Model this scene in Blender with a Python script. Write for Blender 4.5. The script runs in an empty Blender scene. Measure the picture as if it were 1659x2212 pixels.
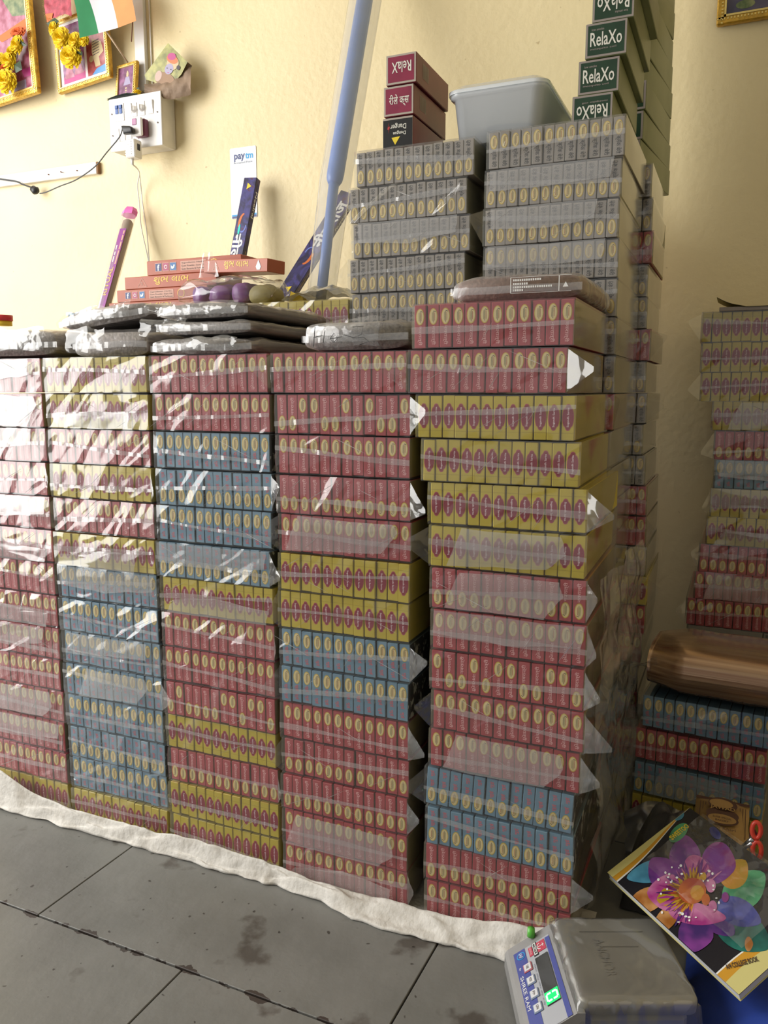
import bpy, math, random
from mathutils import Vector, Matrix, noise, Euler

random.seed(7)
SC = bpy.context.scene
COL = SC.collection

# ------------------------------------------------------------------ camera, world, lights, exposure
CAM_H, YAW, PITCH, FPX = 0.82, math.radians(23.5), math.radians(8.6), 1740.0
CC = Vector((0, 0, CAM_H))
FW = Vector((-math.sin(YAW) * math.cos(PITCH), math.cos(YAW) * math.cos(PITCH), -math.sin(PITCH)))
RT = Vector((math.cos(YAW), math.sin(YAW), 0))
UP = RT.cross(FW)
cd = bpy.data.cameras.new('camera')
cd.sensor_fit = 'VERTICAL'
cd.sensor_height = 36.0
cd.lens = FPX / 2212.0 * 36.0
cd.clip_start = 0.02
cam = bpy.data.objects.new('camera', cd)
COL.objects.link(cam)
cam.location = CC
cam.rotation_euler = FW.to_track_quat('-Z', 'Y').to_euler()
SC.camera = cam

SC.view_settings.view_transform = 'Standard'
SC.view_settings.look = 'None'
SC.view_settings.gamma = 1.0
SC.view_settings.use_curve_mapping = False
SC.view_settings.exposure = 0.0
SC.cycles.transparent_max_bounces = 20
SC.cycles.max_bounces = 5
SC.cycles.diffuse_bounces = 3
SC.cycles.glossy_bounces = 2
SC.cycles.transmission_bounces = 3
SC.cycles.caustics_reflective = False
SC.cycles.caustics_refractive = False
SC.cycles.use_adaptive_sampling = True
SC.cycles.adaptive_threshold = 0.055
SC.cycles.use_denoising = True
SC.cycles.sample_clamp_indirect = 6.0

W = bpy.data.worlds.new('world')
SC.world = W
W.use_nodes = True
W.node_tree.nodes['Background'].inputs['Color'].default_value = (0.98, 0.975, 0.95, 1)
W.node_tree.nodes['Background'].inputs['Strength'].default_value = 0.45


def area(name, loc, target, sx, sy, power, color):
    l = bpy.data.lights.new(name, 'AREA')
    l.shape = 'RECTANGLE'
    l.size, l.size_y, l.energy, l.color = sx, sy, power, color
    o = bpy.data.objects.new(name, l)
    COL.objects.link(o)
    o.location = loc
    o.rotation_euler = (Vector(target) - Vector(loc)).to_track_quat('-Z', 'Y').to_euler()
    return o


# daylight through the open shop front beyond the picture's left-hand edge
area('shopfront_daylight', (-3.3, 0.1, 1.45), (-0.9, 1.6, 0.95), 2.2, 2.7, 134, (1.0, 0.985, 0.95))

# ------------------------------------------------------------------ helpers


def ray(x, y):
    return FW + RT * ((x - 829.5) / FPX) - UP * ((y - 1106.0) / FPX)


def at(x, y, Y):
    d = ray(x, y)
    return CC + d * (Y / d.y)


def atz(x, y, z):
    d = ray(x, y)
    return CC + d * ((z - CAM_H) / d.z)


MATS = {}


def mat(name, col, rough=0.5, metal=0.0, spec=0.5, vary=0.0, scale=20.0, bump=0.0, bscale=60.0, col2=None, emit=0.0, ctr=(0.35, 0.65), stretch=None, detail=3.0):
    """Principled surface whose colour may run between two tones on a noise, with optional fine relief."""
    m = bpy.data.materials.new(name)
    m.use_nodes = True
    nt = m.node_tree
    b = nt.nodes['Principled BSDF']
    b.inputs['Roughness'].default_value = rough
    b.inputs['Metallic'].default_value = metal
    b.inputs['Specular IOR Level'].default_value = spec
    b.inputs['Base Color'].default_value = (*col, 1)
    tc = nt.nodes.new('ShaderNodeTexCoord')
    src = tc.outputs['Object']
    if stretch:
        mp = nt.nodes.new('ShaderNodeMapping')
        mp.inputs['Scale'].default_value = stretch
        nt.links.new(src, mp.inputs['Vector'])
        src = mp.outputs['Vector']
    if col2 is not None or vary:
        n = nt.nodes.new('ShaderNodeTexNoise')
        n.inputs['Scale'].default_value = scale
        n.inputs['Detail'].default_value = detail
        nt.links.new(src, n.inputs['Vector'])
        r = nt.nodes.new('ShaderNodeValToRGB')
        c2 = col2 if col2 is not None else tuple(min(1, c * (1 + vary)) for c in col)
        c1 = col if col2 is not None else tuple(c * (1 - vary) for c in col)
        r.color_ramp.elements[0].position, r.color_ramp.elements[0].color = ctr[0], (*c1, 1)
        r.color_ramp.elements[1].position, r.color_ramp.elements[1].color = ctr[1], (*c2, 1)
        nt.links.new(n.outputs['Fac'], r.inputs['Fac'])
        nt.links.new(r.outputs['Color'], b.inputs['Base Color'])
    if bump:
        n2 = nt.nodes.new('ShaderNodeTexNoise')
        n2.inputs['Scale'].default_value = bscale
        n2.inputs['Detail'].default_value = 4
        nt.links.new(src, n2.inputs['Vector'])
        bp = nt.nodes.new('ShaderNodeBump')
        bp.inputs['Strength'].default_value = bump
        bp.inputs['Distance'].default_value = 0.005
        nt.links.new(n2.outputs['Fac'], bp.inputs['Height'])
        nt.links.new(bp.outputs['Normal'], b.inputs['Normal'])
    if emit:
        b.inputs['Emission Color'].default_value = (*col, 1)
        b.inputs['Emission Strength'].default_value = emit
    MATS[name] = m
    return m


def film_mat(name, milky, bump=0.5, scale=22.0, tint=(1, 1, 1), stretch=(1, 1, 1.0), rough=0.1, refl=1.0, warp=1.6, transl=0.35, slant=0.62):
    m = bpy.data.materials.new(name)
    m.use_nodes = True
    nt = m.node_tree
    for n in list(nt.nodes):
        nt.nodes.remove(n)
    N, L = nt.nodes.new, nt.links.new
    out = N('ShaderNodeOutputMaterial')
    if bump > 0:
        tc, oi = N('ShaderNodeTexCoord'), N('ShaderNodeObjectInfo')
        ad = N('ShaderNodeVectorMath')
        ad.operation = 'ADD'
        mul = N('ShaderNodeMath')
        mul.operation = 'MULTIPLY'
        mul.inputs[1].default_value = 37.0
        L(oi.outputs['Random'], mul.inputs[0])
        L(tc.outputs['Object'], ad.inputs[0])
        L(mul.outputs[0], ad.inputs[1])
        mr = N('ShaderNodeMapping')
        mr.inputs['Rotation'].default_value = (0, slant, 0)
        L(ad.outputs[0], mr.inputs['Vector'])
        mp = N('ShaderNodeMapping')
        mp.inputs['Scale'].default_value = stretch
        L(mr.outputs['Vector'], mp.inputs['Vector'])
        n = N('ShaderNodeTexNoise')
        n.inputs['Scale'].default_value = scale
        n.inputs['Detail'].default_value = 1.0
        n.inputs['Distortion'].default_value = warp
        L(mp.outputs['Vector'], n.inputs['Vector'])
        bp = N('ShaderNodeBump')
        bp.inputs['Strength'].default_value = bump
        bp.inputs['Distance'].default_value = 0.012
        L(n.outputs['Fac'], bp.inputs['Height'])
    geo = N('ShaderNodeNewGeometry')
    nrm_ = bp.outputs['Normal'] if bump > 0 else geo.outputs['Normal']
    dt = N('ShaderNodeVectorMath')
    dt.operation = 'DOT_PRODUCT'
    L(nrm_, dt.inputs[0])
    L(geo.outputs['Incoming'], dt.inputs[1])
    ab, om, pw, sc = [N('ShaderNodeMath') for _ in range(4)]
    ab.operation, om.operation, pw.operation, sc.operation = 'ABSOLUTE', 'SUBTRACT', 'POWER', 'MULTIPLY_ADD'
    om.inputs[0].default_value = 1.0
    om.use_clamp = True
    pw.inputs[1].default_value = 4.0
    sc.inputs[1].default_value = 0.9 * refl
    sc.inputs[2].default_value = 0.07 * refl
    sc.use_clamp = True
    L(dt.outputs['Value'], ab.inputs[0])
    L(ab.outputs[0], om.inputs[1])
    L(om.outputs[0], pw.inputs[0])
    L(pw.outputs[0], sc.inputs[0])
    tr, gl, df, ts = N('ShaderNodeBsdfTransparent'), N('ShaderNodeBsdfGlossy'), N('ShaderNodeBsdfDiffuse'), N('ShaderNodeBsdfTranslucent')
    tr.inputs['Color'].default_value = (*[0.985 * c for c in tint], 1)
    gl.inputs['Roughness'].default_value = rough
    gl.inputs['Color'].default_value = (1, 1, 1, 1)
    df.inputs['Color'].default_value = (*[0.86 * c for c in tint], 1)
    ts.inputs['Color'].default_value = (*[0.7 * c for c in tint], 1)
    if bump > 0:
        L(bp.outputs['Normal'], gl.inputs['Normal'])
    m0, m1, m2 = N('ShaderNodeMixShader'), N('ShaderNodeMixShader'), N('ShaderNodeMixShader')
    m0.inputs[0].default_value = transl
    L(df.outputs[0], m0.inputs[1])
    L(ts.outputs[0], m0.inputs[2])
    m1.inputs[0].default_value = milky
    L(tr.outputs[0], m1.inputs[1])
    L(m0.outputs[0], m1.inputs[2])
    L(sc.outputs[0], m2.inputs[0])
    L(m1.outputs[0], m2.inputs[1])
    L(gl.outputs[0], m2.inputs[2])
    L(m2.outputs[0], out.inputs['Surface'])
    MATS[name] = m
    return m


class MB:
    """Collects faces with materials and builds one mesh."""

    def __init__(s):
        s.v, s.f, s.m, s.mats = [], [], [], []

    def mi(s, m):
        if m not in s.mats:
            s.mats.append(m)
        return s.mats.index(m)

    def add(s, vs, fs, m, M=None):
        k = len(s.v)
        s.v += [tuple(M @ Vector(p)) if M is not None else tuple(p) for p in vs]
        i = s.mi(m)
        for f in fs:
            s.f.append([a + k for a in f])
            s.m.append(i)
        return s

    def box(s, x0, x1, y0, y1, z0, z1, m, M=None, b=0.0):
        if b <= 0:
            vs = [(x, y, z) for z in (z0, z1) for y in (y0, y1) for x in (x0, x1)]
            fs = [(0, 2, 3, 1), (4, 5, 7, 6), (0, 1, 5, 4), (2, 6, 7, 3), (0, 4, 6, 2), (1, 3, 7, 5)]
            return s.add(vs, fs, m, M)
        vs, ix = [], {}
        for sx in (0, 1):
            for sy in (0, 1):
                for sz in (0, 1):
                    c = ((x0, x1)[sx], (y0, y1)[sy], (z0, z1)[sz])
                    o = (b if sx == 0 else -b, b if sy == 0 else -b, b if sz == 0 else -b)
                    for a in range(3):
                        p = [c[k] + (0 if k == a else o[k]) for k in range(3)]
                        ix[(sx, sy, sz, a)] = len(vs)
                        vs.append(p)
        fs = []
        g = lambda t, a: ix[(*t, a)]
        for a in range(3):
            o1, o2 = (a + 1) % 3, (a + 2) % 3
            for sa in (0, 1):
                q = []
                for (u, w) in ((0, 0), (1, 0), (1, 1), (0, 1)):
                    t = [0, 0, 0]
                    t[a], t[o1], t[o2] = sa, u, w
                    q.append(g(t, a))
                fs.append(q if sa else q[::-1])
            for u in (0, 1):
                for w in (0, 1):
                    t0, t1 = [0, 0, 0], [0, 0, 0]
                    t0[a], t1[a] = 0, 1
                    for t in (t0, t1):
                        t[o1], t[o2] = u, w
                    q = [g(t0, o1), g(t1, o1), g(t1, o2), g(t0, o2)]
                    fs.append(q if (u == w) else q[::-1])
        for t in [(i, j, k) for i in (0, 1) for j in (0, 1) for k in (0, 1)]:
            q = [g(t, 0), g(t, 1), g(t, 2)]
            fs.append(q if (sum(t) % 2) else q[::-1])
        return s.add(vs, fs, m, M)

    def disc(s, cx, cz, rx, rz, y, m, n=20, M=None, lobes=0, amp=0.0):
        vs = []
        for i in range(n):
            a = 2 * math.pi * i / n
            k = 1
            if lobes:
                k = 1 + amp - 1.9 * amp * sum(math.exp(-((a - math.radians(q)) / 0.17) ** 2) for q in (56, 124, 236, 304))
            vs.append((cx + rx * k * math.cos(a), y, cz + rz * k * math.sin(a)))
        return s.add(vs, [list(range(n))], m, M)

    def quad(s, x0, x1, z0, z1, y, m, M=None):
        return s.add([(x0, y, z0), (x1, y, z0), (x1, y, z1), (x0, y, z1)], [(0, 1, 2, 3)], m, M)

    def poly(s, pts, y, m, M=None):
        return s.add([(p[0], y, p[1]) for p in pts], [list(range(len(pts)))], m, M)

    def tube(s, pts, r, m, n=8, cap=True, M=None):
        pts = [Vector(p) for p in pts]
        rs = r if isinstance(r, (list, tuple)) else [r] * len(pts)
        vs, fs, ref = [], [], None
        for i, p in enumerate(pts):
            t = (pts[min(i + 1, len(pts) - 1)] - pts[max(i - 1, 0)]).normalized()
            if ref is None:
                ref = Vector((0, 0, 1)) if abs(t.z) < 0.9 else Vector((1, 0, 0))
            u = t.cross(ref).normalized()
            w = u.cross(t).normalized()
            ref = w
            for k in range(n):
                a = 2 * math.pi * k / n
                vs.append(p + (u * math.cos(a) + w * math.sin(a)) * rs[i])
        for i in range(len(pts) - 1):
            for k in range(n):
                k2 = (k + 1) % n
                fs.append((i * n + k, i * n + k2, (i + 1) * n + k2, (i + 1) * n + k))
        if cap:
            fs.append(list(range(n))[::-1])
            fs.append([(len(pts) - 1) * n + k for k in range(n)])
        return s.add(vs, fs, m, M)

    def grid(s, fn, nu, nv, m, M=None, closed=False):
        vs = [fn(i / nu, j / nv) for j in range(nv + 1) for i in range(nu + 1)]
        fs = [(j * (nu + 1) + i, j * (nu + 1) + i + 1, (j + 1) * (nu + 1) + i + 1, (j + 1) * (nu + 1) + i) for j in range(nv) for i in range(nu)]
        return s.add(vs, fs, m, M)

    def text(s, body, x, z, size, y, m, ang=0.0, width=None, M=None, shear=0.0, bold=0.0):
        """Flat lettering on the plane y, centred on (x, z), reading along angle ANG; WIDTH fits the run."""
        vs, fs = text_mesh(body, shear, bold)
        x0, x1 = min(v[0] for v in vs), max(v[0] for v in vs)
        z0, z1 = min(v[1] for v in vs), max(v[1] for v in vs)
        kx = kz = size / max(z1 - z0, 1e-6)
        if width:
            kx = width / max(x1 - x0, 1e-6)
        ca, sa = math.cos(ang), math.sin(ang)
        pts = []
        for a, b in vs:
            a, b = (a - (x0 + x1) / 2) * kx, (b - (z0 + z1) / 2) * kz
            pts.append((x + a * ca - b * sa, y, z + a * sa + b * ca))
        return s.add(pts, fs, m, M)

    def mesh(s, name, smooth=False):
        me = bpy.data.meshes.new(name)
        me.from_pydata(s.v, [], s.f)
        for m in s.mats:
            me.materials.append(m if not isinstance(m, str) else MATS[m])
        for p, i in zip(me.polygons, s.m):
            p.material_index = i
            p.use_smooth = smooth
        me.update()
        return me

    def build(s, name, parent=None, smooth=False, loc=None):
        return link(name, s.mesh(name, smooth), parent, loc)


_TXT = {}


def text_mesh(body, shear=0.0, bold=0.0):
    key = (body, shear, bold)
    if key not in _TXT:
        c = bpy.data.curves.new('lettering', 'FONT')
        c.body, c.resolution_u, c.shear, c.offset = body, 2, shear, bold
        o = bpy.data.objects.new('lettering', c)
        COL.objects.link(o)
        me = bpy.data.meshes.new_from_object(o.evaluated_get(bpy.context.evaluated_depsgraph_get()))
        _TXT[key] = ([(v.co.x, v.co.y) for v in me.vertices], [list(p.vertices) for p in me.polygons])
        bpy.data.objects.remove(o)
        bpy.data.curves.remove(c)
        bpy.data.meshes.remove(me)
    return _TXT[key]


def link(name, data, parent=None, loc=None):
    o = bpy.data.objects.new(name, data)
    COL.objects.link(o)
    if parent is not None:
        o.parent = parent
    if loc is not None:
        o.location = loc
    return o


def tag(o, label, cat, group=None):
    o['label'], o['category'] = label, cat
    if group:
        o['group'] = group
    return o


def thing(name, label, cat, loc=(0, 0, 0), rot=(0, 0, 0), group=None):
    o = link(name, None, None, loc)
    o.empty_display_size = 0.02
    o.rotation_euler = rot
    return tag(o, label, cat, group)


def frame_matrix(o, ex, ey, ez):
    """Matrix with origin O and unit axes along ex, ey, ez (made orthonormal, ex first)."""
    ex = Vector(ex).normalized()
    ez = Vector(ez)
    ez = (ez - ex * ez.dot(ex)).normalized()
    ey = ez.cross(ex)
    M = Matrix((ex, ey, ez)).transposed().to_4x4()
    M.translation = Vector(o)
    return M


ORD = ['top', 'second', 'third', 'fourth', 'fifth', 'sixth', 'seventh', 'eighth', 'ninth', 'tenth', 'eleventh', 'twelfth', 'thirteenth', 'fourteenth', 'fifteenth', 'sixteenth',
       'seventeenth', 'eighteenth', 'nineteenth', 'twentieth']

# ------------------------------------------------------------------ materials
def wall_material():
    m = mat('wall_paint', (0.80, 0.66, 0.36), rough=0.42, spec=0.35)
    nt = m.node_tree
    b = nt.nodes['Principled BSDF']
    tc = nt.nodes.new('ShaderNodeTexCoord')
    n1 = nt.nodes.new('ShaderNodeTexNoise')
    n1.inputs['Scale'].default_value = 2.2
    n1.inputs['Detail'].default_value = 5
    r = nt.nodes.new('ShaderNodeValToRGB')
    r.color_ramp.elements[0].position, r.color_ramp.elements[0].color = 0.3, (0.76, 0.63, 0.37, 1)
    r.color_ramp.elements[1].position, r.color_ramp.elements[1].color = 0.7, (0.84, 0.715, 0.44, 1)
    nt.links.new(tc.outputs['Object'], n1.inputs['Vector'])
    nt.links.new(n1.outputs['Fac'], r.inputs['Fac'])
    # small scattered dirt specks
    v = nt.nodes.new('ShaderNodeTexNoise')
    v.inputs['Scale'].default_value = 38
    v.inputs['Detail'].default_value = 2
    vr = nt.nodes.new('ShaderNodeValToRGB')
    vr.color_ramp.elements[0].position, vr.color_ramp.elements[0].color = 0.22, (0.45, 0.36, 0.25, 1)
    vr.color_ramp.elements[1].position, vr.color_ramp.elements[1].color = 0.27, (1, 1, 1, 1)
    mx = nt.nodes.new('ShaderNodeMix')
    mx.data_type, mx.blend_type = 'RGBA', 'MULTIPLY'
    mx.inputs[0].default_value = 0.6
    nt.links.new(tc.outputs['Object'], v.inputs['Vector'])
    nt.links.new(v.outputs['Fac'], vr.inputs['Fac'])
    nt.links.new(r.outputs['Color'], mx.inputs[6])
    nt.links.new(vr.outputs['Color'], mx.inputs[7])
    nt.links.new(mx.outputs[2], b.inputs['Base Color'])
    n2 = nt.nodes.new('ShaderNodeTexNoise')
    n2.inputs['Scale'].default_value = 55
    n2.inputs['Detail'].default_value = 3
    n3 = nt.nodes.new('ShaderNodeTexNoise')
    n3.inputs['Scale'].default_value = 5
    mm = nt.nodes.new('ShaderNodeMath')
    mm.operation = 'MULTIPLY'
    nt.links.new(tc.outputs['Object'], n2.inputs['Vector'])
    nt.links.new(tc.outputs['Object'], n3.inputs['Vector'])
    nt.links.new(n2.outputs['Fac'], mm.inputs[0])
    nt.links.new(n3.outputs['Fac'], mm.inputs[1])
    bp = nt.nodes.new('ShaderNodeBump')
    bp.inputs['Strength'].default_value = 0.22
    bp.inputs['Distance'].default_value = 0.012
    nt.links.new(mm.outputs[0], bp.inputs['Height'])
    nt.links.new(bp.outputs['Normal'], b.inputs['Normal'])
    return m


def stone_material():
    m = mat('grey_stone', (0.17, 0.17, 0.16), rough=0.42, spec=0.4)
    nt = m.node_tree
    b = nt.nodes['Principled BSDF']
    tc = nt.nodes.new('ShaderNodeTexCoord')
    co = tc.outputs['Generated']
    geo = nt.nodes.new('ShaderNodeNewGeometry')
    co = geo.outputs['Position']

    def nz(scale, det, p0, c0, p1, c1):
        n = nt.nodes.new('ShaderNodeTexNoise')
        n.inputs['Scale'].default_value = scale
        n.inputs['Detail'].default_value = det
        nt.links.new(co, n.inputs['Vector'])
        r = nt.nodes.new('ShaderNodeValToRGB')
        r.color_ramp.elements[0].position, r.color_ramp.elements[0].color = p0, (*c0, 1)
        r.color_ramp.elements[1].position, r.color_ramp.elements[1].color = p1, (*c1, 1)
        nt.links.new(n.outputs['Fac'], r.inputs['Fac'])
        return n, r

    def mul(a, c, f):
        x = nt.nodes.new('ShaderNodeMix')
        x.data_type, x.blend_type = 'RGBA', 'MULTIPLY'
        x.inputs[0].default_value = f
        nt.links.new(a, x.inputs[6])
        nt.links.new(c, x.inputs[7])
        return x.outputs[2]
    _, base = nz(6, 5, 0.3, (0.165, 0.164, 0.152), 0.72, (0.235, 0.232, 0.218))
    _, stain = nz(9, 6, 0.335, (0.42, 0.36, 0.33), 0.39, (1, 1, 1))
    _, dots = nz(75, 1, 0.235, (0.25, 0.22, 0.2), 0.27, (1, 1, 1))
    sp = nt.nodes.new('ShaderNodeSeparateXYZ')
    nt.links.new(co, sp.inputs[0])

    def mth(op, a, b=None, clamp=False):
        q = nt.nodes.new('ShaderNodeMath')
        q.operation, q.use_clamp = op, clamp
        for k, v in enumerate((a, b)):
            if v is None:
                continue
            if isinstance(v, (int, float)):
                q.inputs[k].default_value = v
            else:
                nt.links.new(v, q.inputs[k])
        return q.outputs[0]
    line = mth('ADD', sp.outputs['Y'], mth('MULTIPLY', sp.outputs['X'], 0.022))
    dist = mth('ABSOLUTE', mth('SUBTRACT', line, 0.842 - 0.68 * 0.022))
    gn, _ = nz(26, 5, 0, (0, 0, 0), 1, (1, 1, 1))
    grime = mth('LESS_THAN', mth('ADD', mth('MULTIPLY', dist, 22.0), gn.outputs['Fac']), 0.54)
    gm = nt.nodes.new('ShaderNodeMix')
    gm.data_type = 'RGBA'
    gm.inputs[7].default_value = (0.058, 0.046, 0.040, 1)
    nt.links.new(grime, gm.inputs[0])
    c = mul(mul(base.outputs['Color'], stain.outputs['Color'], 0.85), dots.outputs['Color'], 0.9)
    nt.links.new(c, gm.inputs[6])
    nt.links.new(gm.outputs[2], b.inputs['Base Color'])
    n, _ = nz(40, 5, 0, (0, 0, 0), 1, (1, 1, 1))
    bp = nt.nodes.new('ShaderNodeBump')
    bp.inputs['Strength'].default_value = 0.25
    bp.inputs['Distance'].default_value = 0.004
    nt.links.new(n.outputs['Fac'], bp.inputs['Height'])
    nt.links.new(bp.outputs['Normal'], b.inputs['Normal'])
    return m


wall_material()
stone_material()
mat('grout', (0.055, 0.045, 0.04), rough=0.9, vary=0.3)
mat('ceiling_white', (0.75, 0.72, 0.64), rough=0.9)
# carton print colours
mat('red_card', (0.375, 0.052, 0.060), rough=0.45, vary=0.07, scale=40)
mat('red_side', (0.30, 0.26, 0.12), rough=0.5, col2=(0.16, 0.10, 0.055), scale=9)
mat('red_ink', (0.80, 0.44, 0.43), rough=0.5)
mat('yellow_card', (0.50, 0.385, 0.026), rough=0.45, vary=0.07, scale=40)
mat('yellow_side', (0.52, 0.42, 0.06), rough=0.5, col2=(0.42, 0.10, 0.06), scale=7, ctr=(0.56, 0.66))
mat('badge', (0.235, 0.014, 0.034), rough=0.45)
mat('badge_edge', (0.40, 0.055, 0.085), rough=0.45)
mat('badge_ink', (0.84, 0.66, 0.68), rough=0.5)
mat('blue_card', (0.135, 0.245, 0.335), rough=0.45, vary=0.07, scale=40)
mat('blue_side', (0.02, 0.02, 0.022), rough=0.5, col2=(0.55, 0.55, 0.5), scale=60, ctr=(0.56, 0.6))
mat('blue_ink', (0.62, 0.13, 0.17), rough=0.5)
mat('grey_card', (0.295, 0.265, 0.23), rough=0.5, vary=0.08, scale=40)
mat('grey_side', (0.34, 0.325, 0.22), rough=0.5, col2=(0.17, 0.16, 0.11), scale=8)
mat('grey_ink', (0.035, 0.033, 0.03), rough=0.5)
mat('oval_rim', (0.60, 0.42, 0.045), rough=0.4)
mat('oval_fill', (0.70, 0.57, 0.27), rough=0.4)
mat('oval_mark', (0.055, 0.03, 0.02), rough=0.5)
mat('oval_red', (0.36, 0.05, 0.03), rough=0.5)
mat('fold_shade', (0.24, 0.17, 0.02), rough=0.6)
film_mat('film_clear', 0.055, bump=0.6, scale=10, stretch=(0.6, 1, 1.45), warp=1.2)
film_mat('film_crinkled', 0.075, bump=1.0, scale=13, stretch=(0.55, 1, 1.3), warp=1.2)
film_mat('film_side', 0.05, bump=0)
film_mat('film_seam', 0.25, bump=0.5, scale=30, stretch=(1.6, 1, 0.4), slant=0.0, warp=0)
film_mat('film_crease', 0.5, bump=0, refl=1.5)
film_mat('film_flap', 0.29, bump=0.35, scale=11, stretch=(0.6, 1, 1.4), warp=0)
film_mat('film_ear', 0.085, bump=0.55, scale=26, stretch=(1, 1, 1), warp=0.8)
film_mat('bag_film', 0.20, bump=0.6, scale=15, stretch=(1, 1, 1), rough=0.16, refl=0.75, tint=(1.0, 0.97, 0.95))
film_mat('clear_bag', 0.06, bump=0.5, scale=18, refl=0.8)
film_mat('sleeve_film', 0.16, bump=0)
film_mat('tub_plastic', 0.86, bump=0, tint=(1.02, 1.07, 1.12), rough=0.25, transl=0.15)
film_mat('grey_polythene', 0.6, bump=0.4, scale=12, tint=(0.36, 0.36, 0.37), rough=0.2)
mat('sticks_dark', (0.05, 0.042, 0.04), rough=0.4, col2=(0.24, 0.22, 0.205), scale=3, stretch=(60, 0.6, 60), bump=0.5, bscale=3)
mat('sticks_grey', (0.13, 0.115, 0.11), rough=0.45, col2=(0.33, 0.305, 0.295), scale=3, stretch=(55, 0.6, 55), bump=0.5, bscale=3)
mat('sticks_brown', (0.11, 0.045, 0.03), rough=0.6, col2=(0.22, 0.115, 0.085), scale=3, stretch=(60, 0.6, 60), bump=0.5, bscale=3)
mat('cardboard', (0.30, 0.20, 0.11), rough=0.8, vary=0.1)
mat('white_print', (0.80, 0.80, 0.78), rough=0.5)
mat('black_print', (0.015, 0.015, 0.015), rough=0.5)

# ------------------------------------------------------------------ the room
YW = 2.13


def struct(name, mb, smooth=False):
    o = mb.build(name, smooth=smooth)
    o['kind'] = 'structure'
    return o


struct('wall_back', MB().box(-3.4, 1.9, YW, YW + 0.12, -0.02, 3.0, 'wall_paint'))
struct('shade_wall_right', MB().box(1.9, 2.02, -2.5, YW + 0.12, -0.02, 3.0, 'wall_paint'))  # out of view, added to keep the right side darker
struct('shade_ceiling', MB().box(-3.4, 2.02, -2.5, YW + 0.12, 3.0, 3.08, 'ceiling_white'))  # unseen, put in to dim the right-hand side
fl = struct('floor', MB().box(-3.4, 2.02, -2.5, YW + 0.12, -0.08, -0.011, 'grout'))
slab_mb = {}
for r in range(-1, 4):
    y0 = 0.842 - 0.6 * (1 - r) if r < 9 else 0
    off = -0.966 if r % 2 else -0.68
    for c in range(-3, 3):
        x0 = off + 0.598 * c
        if x0 < -2.5 or x0 > 1.0:
            continue
        mb = MB().box(0.0012, 0.5965, 0.0016, 0.5984, -0.03, 0.0, 'grey_stone', b=0.0008)
        o = link('slab', slab_mb.setdefault('m', mb.mesh('slab')), fl, (-0.68 + (x0 + 0.68) * math.cos(-0.022) - (y0 - 0.842) * math.sin(-0.022), 0.842 + (x0 + 0.68) * math.sin(-0.022) + (y0 - 0.842) * math.cos(-0.022), -0.0003 * ((c * 7 + r * 3) % 3)))
        o.rotation_euler = (0, 0, -0.022)

# ------------------------------------------------------------------ wrapped bundles of incense cartons
BW, BH, BD = 0.0186, 0.0598, 0.285      # one carton: across, up, deep


def carton(kind):
    """One carton; its end panel faces -Y; the emblem sits low and the name reads upwards."""
    mb = MB()
    w = BW / 2 - 0.0007
    mb.box(-w, w, 0, BD, 0, BH, kind + '_card', b=0.0009)
    # broad sides carry their own print
    for i, f in enumerate(mb.f):
        vs = [mb.v[k] for k in f]
        if len(f) == 4 and all(abs(abs(v[0]) - w) < 1e-6 for v in vs):
            mb.m[i] = mb.mi(kind + '_side')
    y1, y2, y3 = -0.0002, -0.0004, -0.0006
    if kind == 'yellow':
        mb.disc(0, 0.031, 0.0073, 0.0170, y1, 'badge_edge', n=48, lobes=6, amp=0.055)
        mb.disc(0, 0.031, 0.0065, 0.0158, y2, 'badge', n=48, lobes=6, amp=0.055)
        mb.text('Sugandh Sarita', 0.0004, 0.031, 0.0036, y3, 'badge_ink', ang=math.pi / 2, width=0.0262, bold=0.01)
        mb.quad(-w, w, 0.0098, 0.0101, y1, 'fold_shade')  # shading at the tuck flap, painted as a thin dark line
    else:
        mb.disc(0, 0.0163, 0.0062, 0.0116, y1, 'oval_rim', n=24)
        mb.disc(0, 0.0163, 0.0052, 0.0103, y2, 'oval_fill', n=24)
        mb.quad(-0.0004, 0.0001, 0.0090, 0.0245, y3, 'oval_mark')
        mb.quad(0.0012, 0.0016, 0.0105, 0.0225, y3, 'oval_mark')
        mb.quad(-0.0021, -0.0016, 0.0108, 0.022, y3, 'oval_red')
        mb.poly([(-0.0006, 0.0088), (-0.0035, 0.0104), (-0.0032, 0.0092), (-0.0005, 0.0080)], y3, 'oval_mark')
        if kind == 'red':
            mb.text('नवरात्री', 0, 0.0425, 0.0074, y1, 'red_ink', ang=math.pi / 2, width=0.027, bold=0.008)
        elif kind == 'blue':
            mb.text('छुई  मुई', 0, 0.0425, 0.0072, y1, 'blue_ink', ang=math.pi / 2, width=0.026, bold=0.008)
        else:
            mb.text('ब्लॅक बेरी', 0, 0.0433, 0.0108, y1, 'grey_ink', ang=math.pi / 2, width=0.0275, bold=0.012)
    return mb.mesh('incense_box')


CARTON = {k: carton(k) for k in ('red', 'yellow', 'blue', 'grey')}
KINDS = {'r': 'red', 'y': 'yellow', 'b': 'blue', 'g': 'grey'}


def nz(x, y, z):
    return noise.noise(Vector((x, y, z)))


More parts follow.
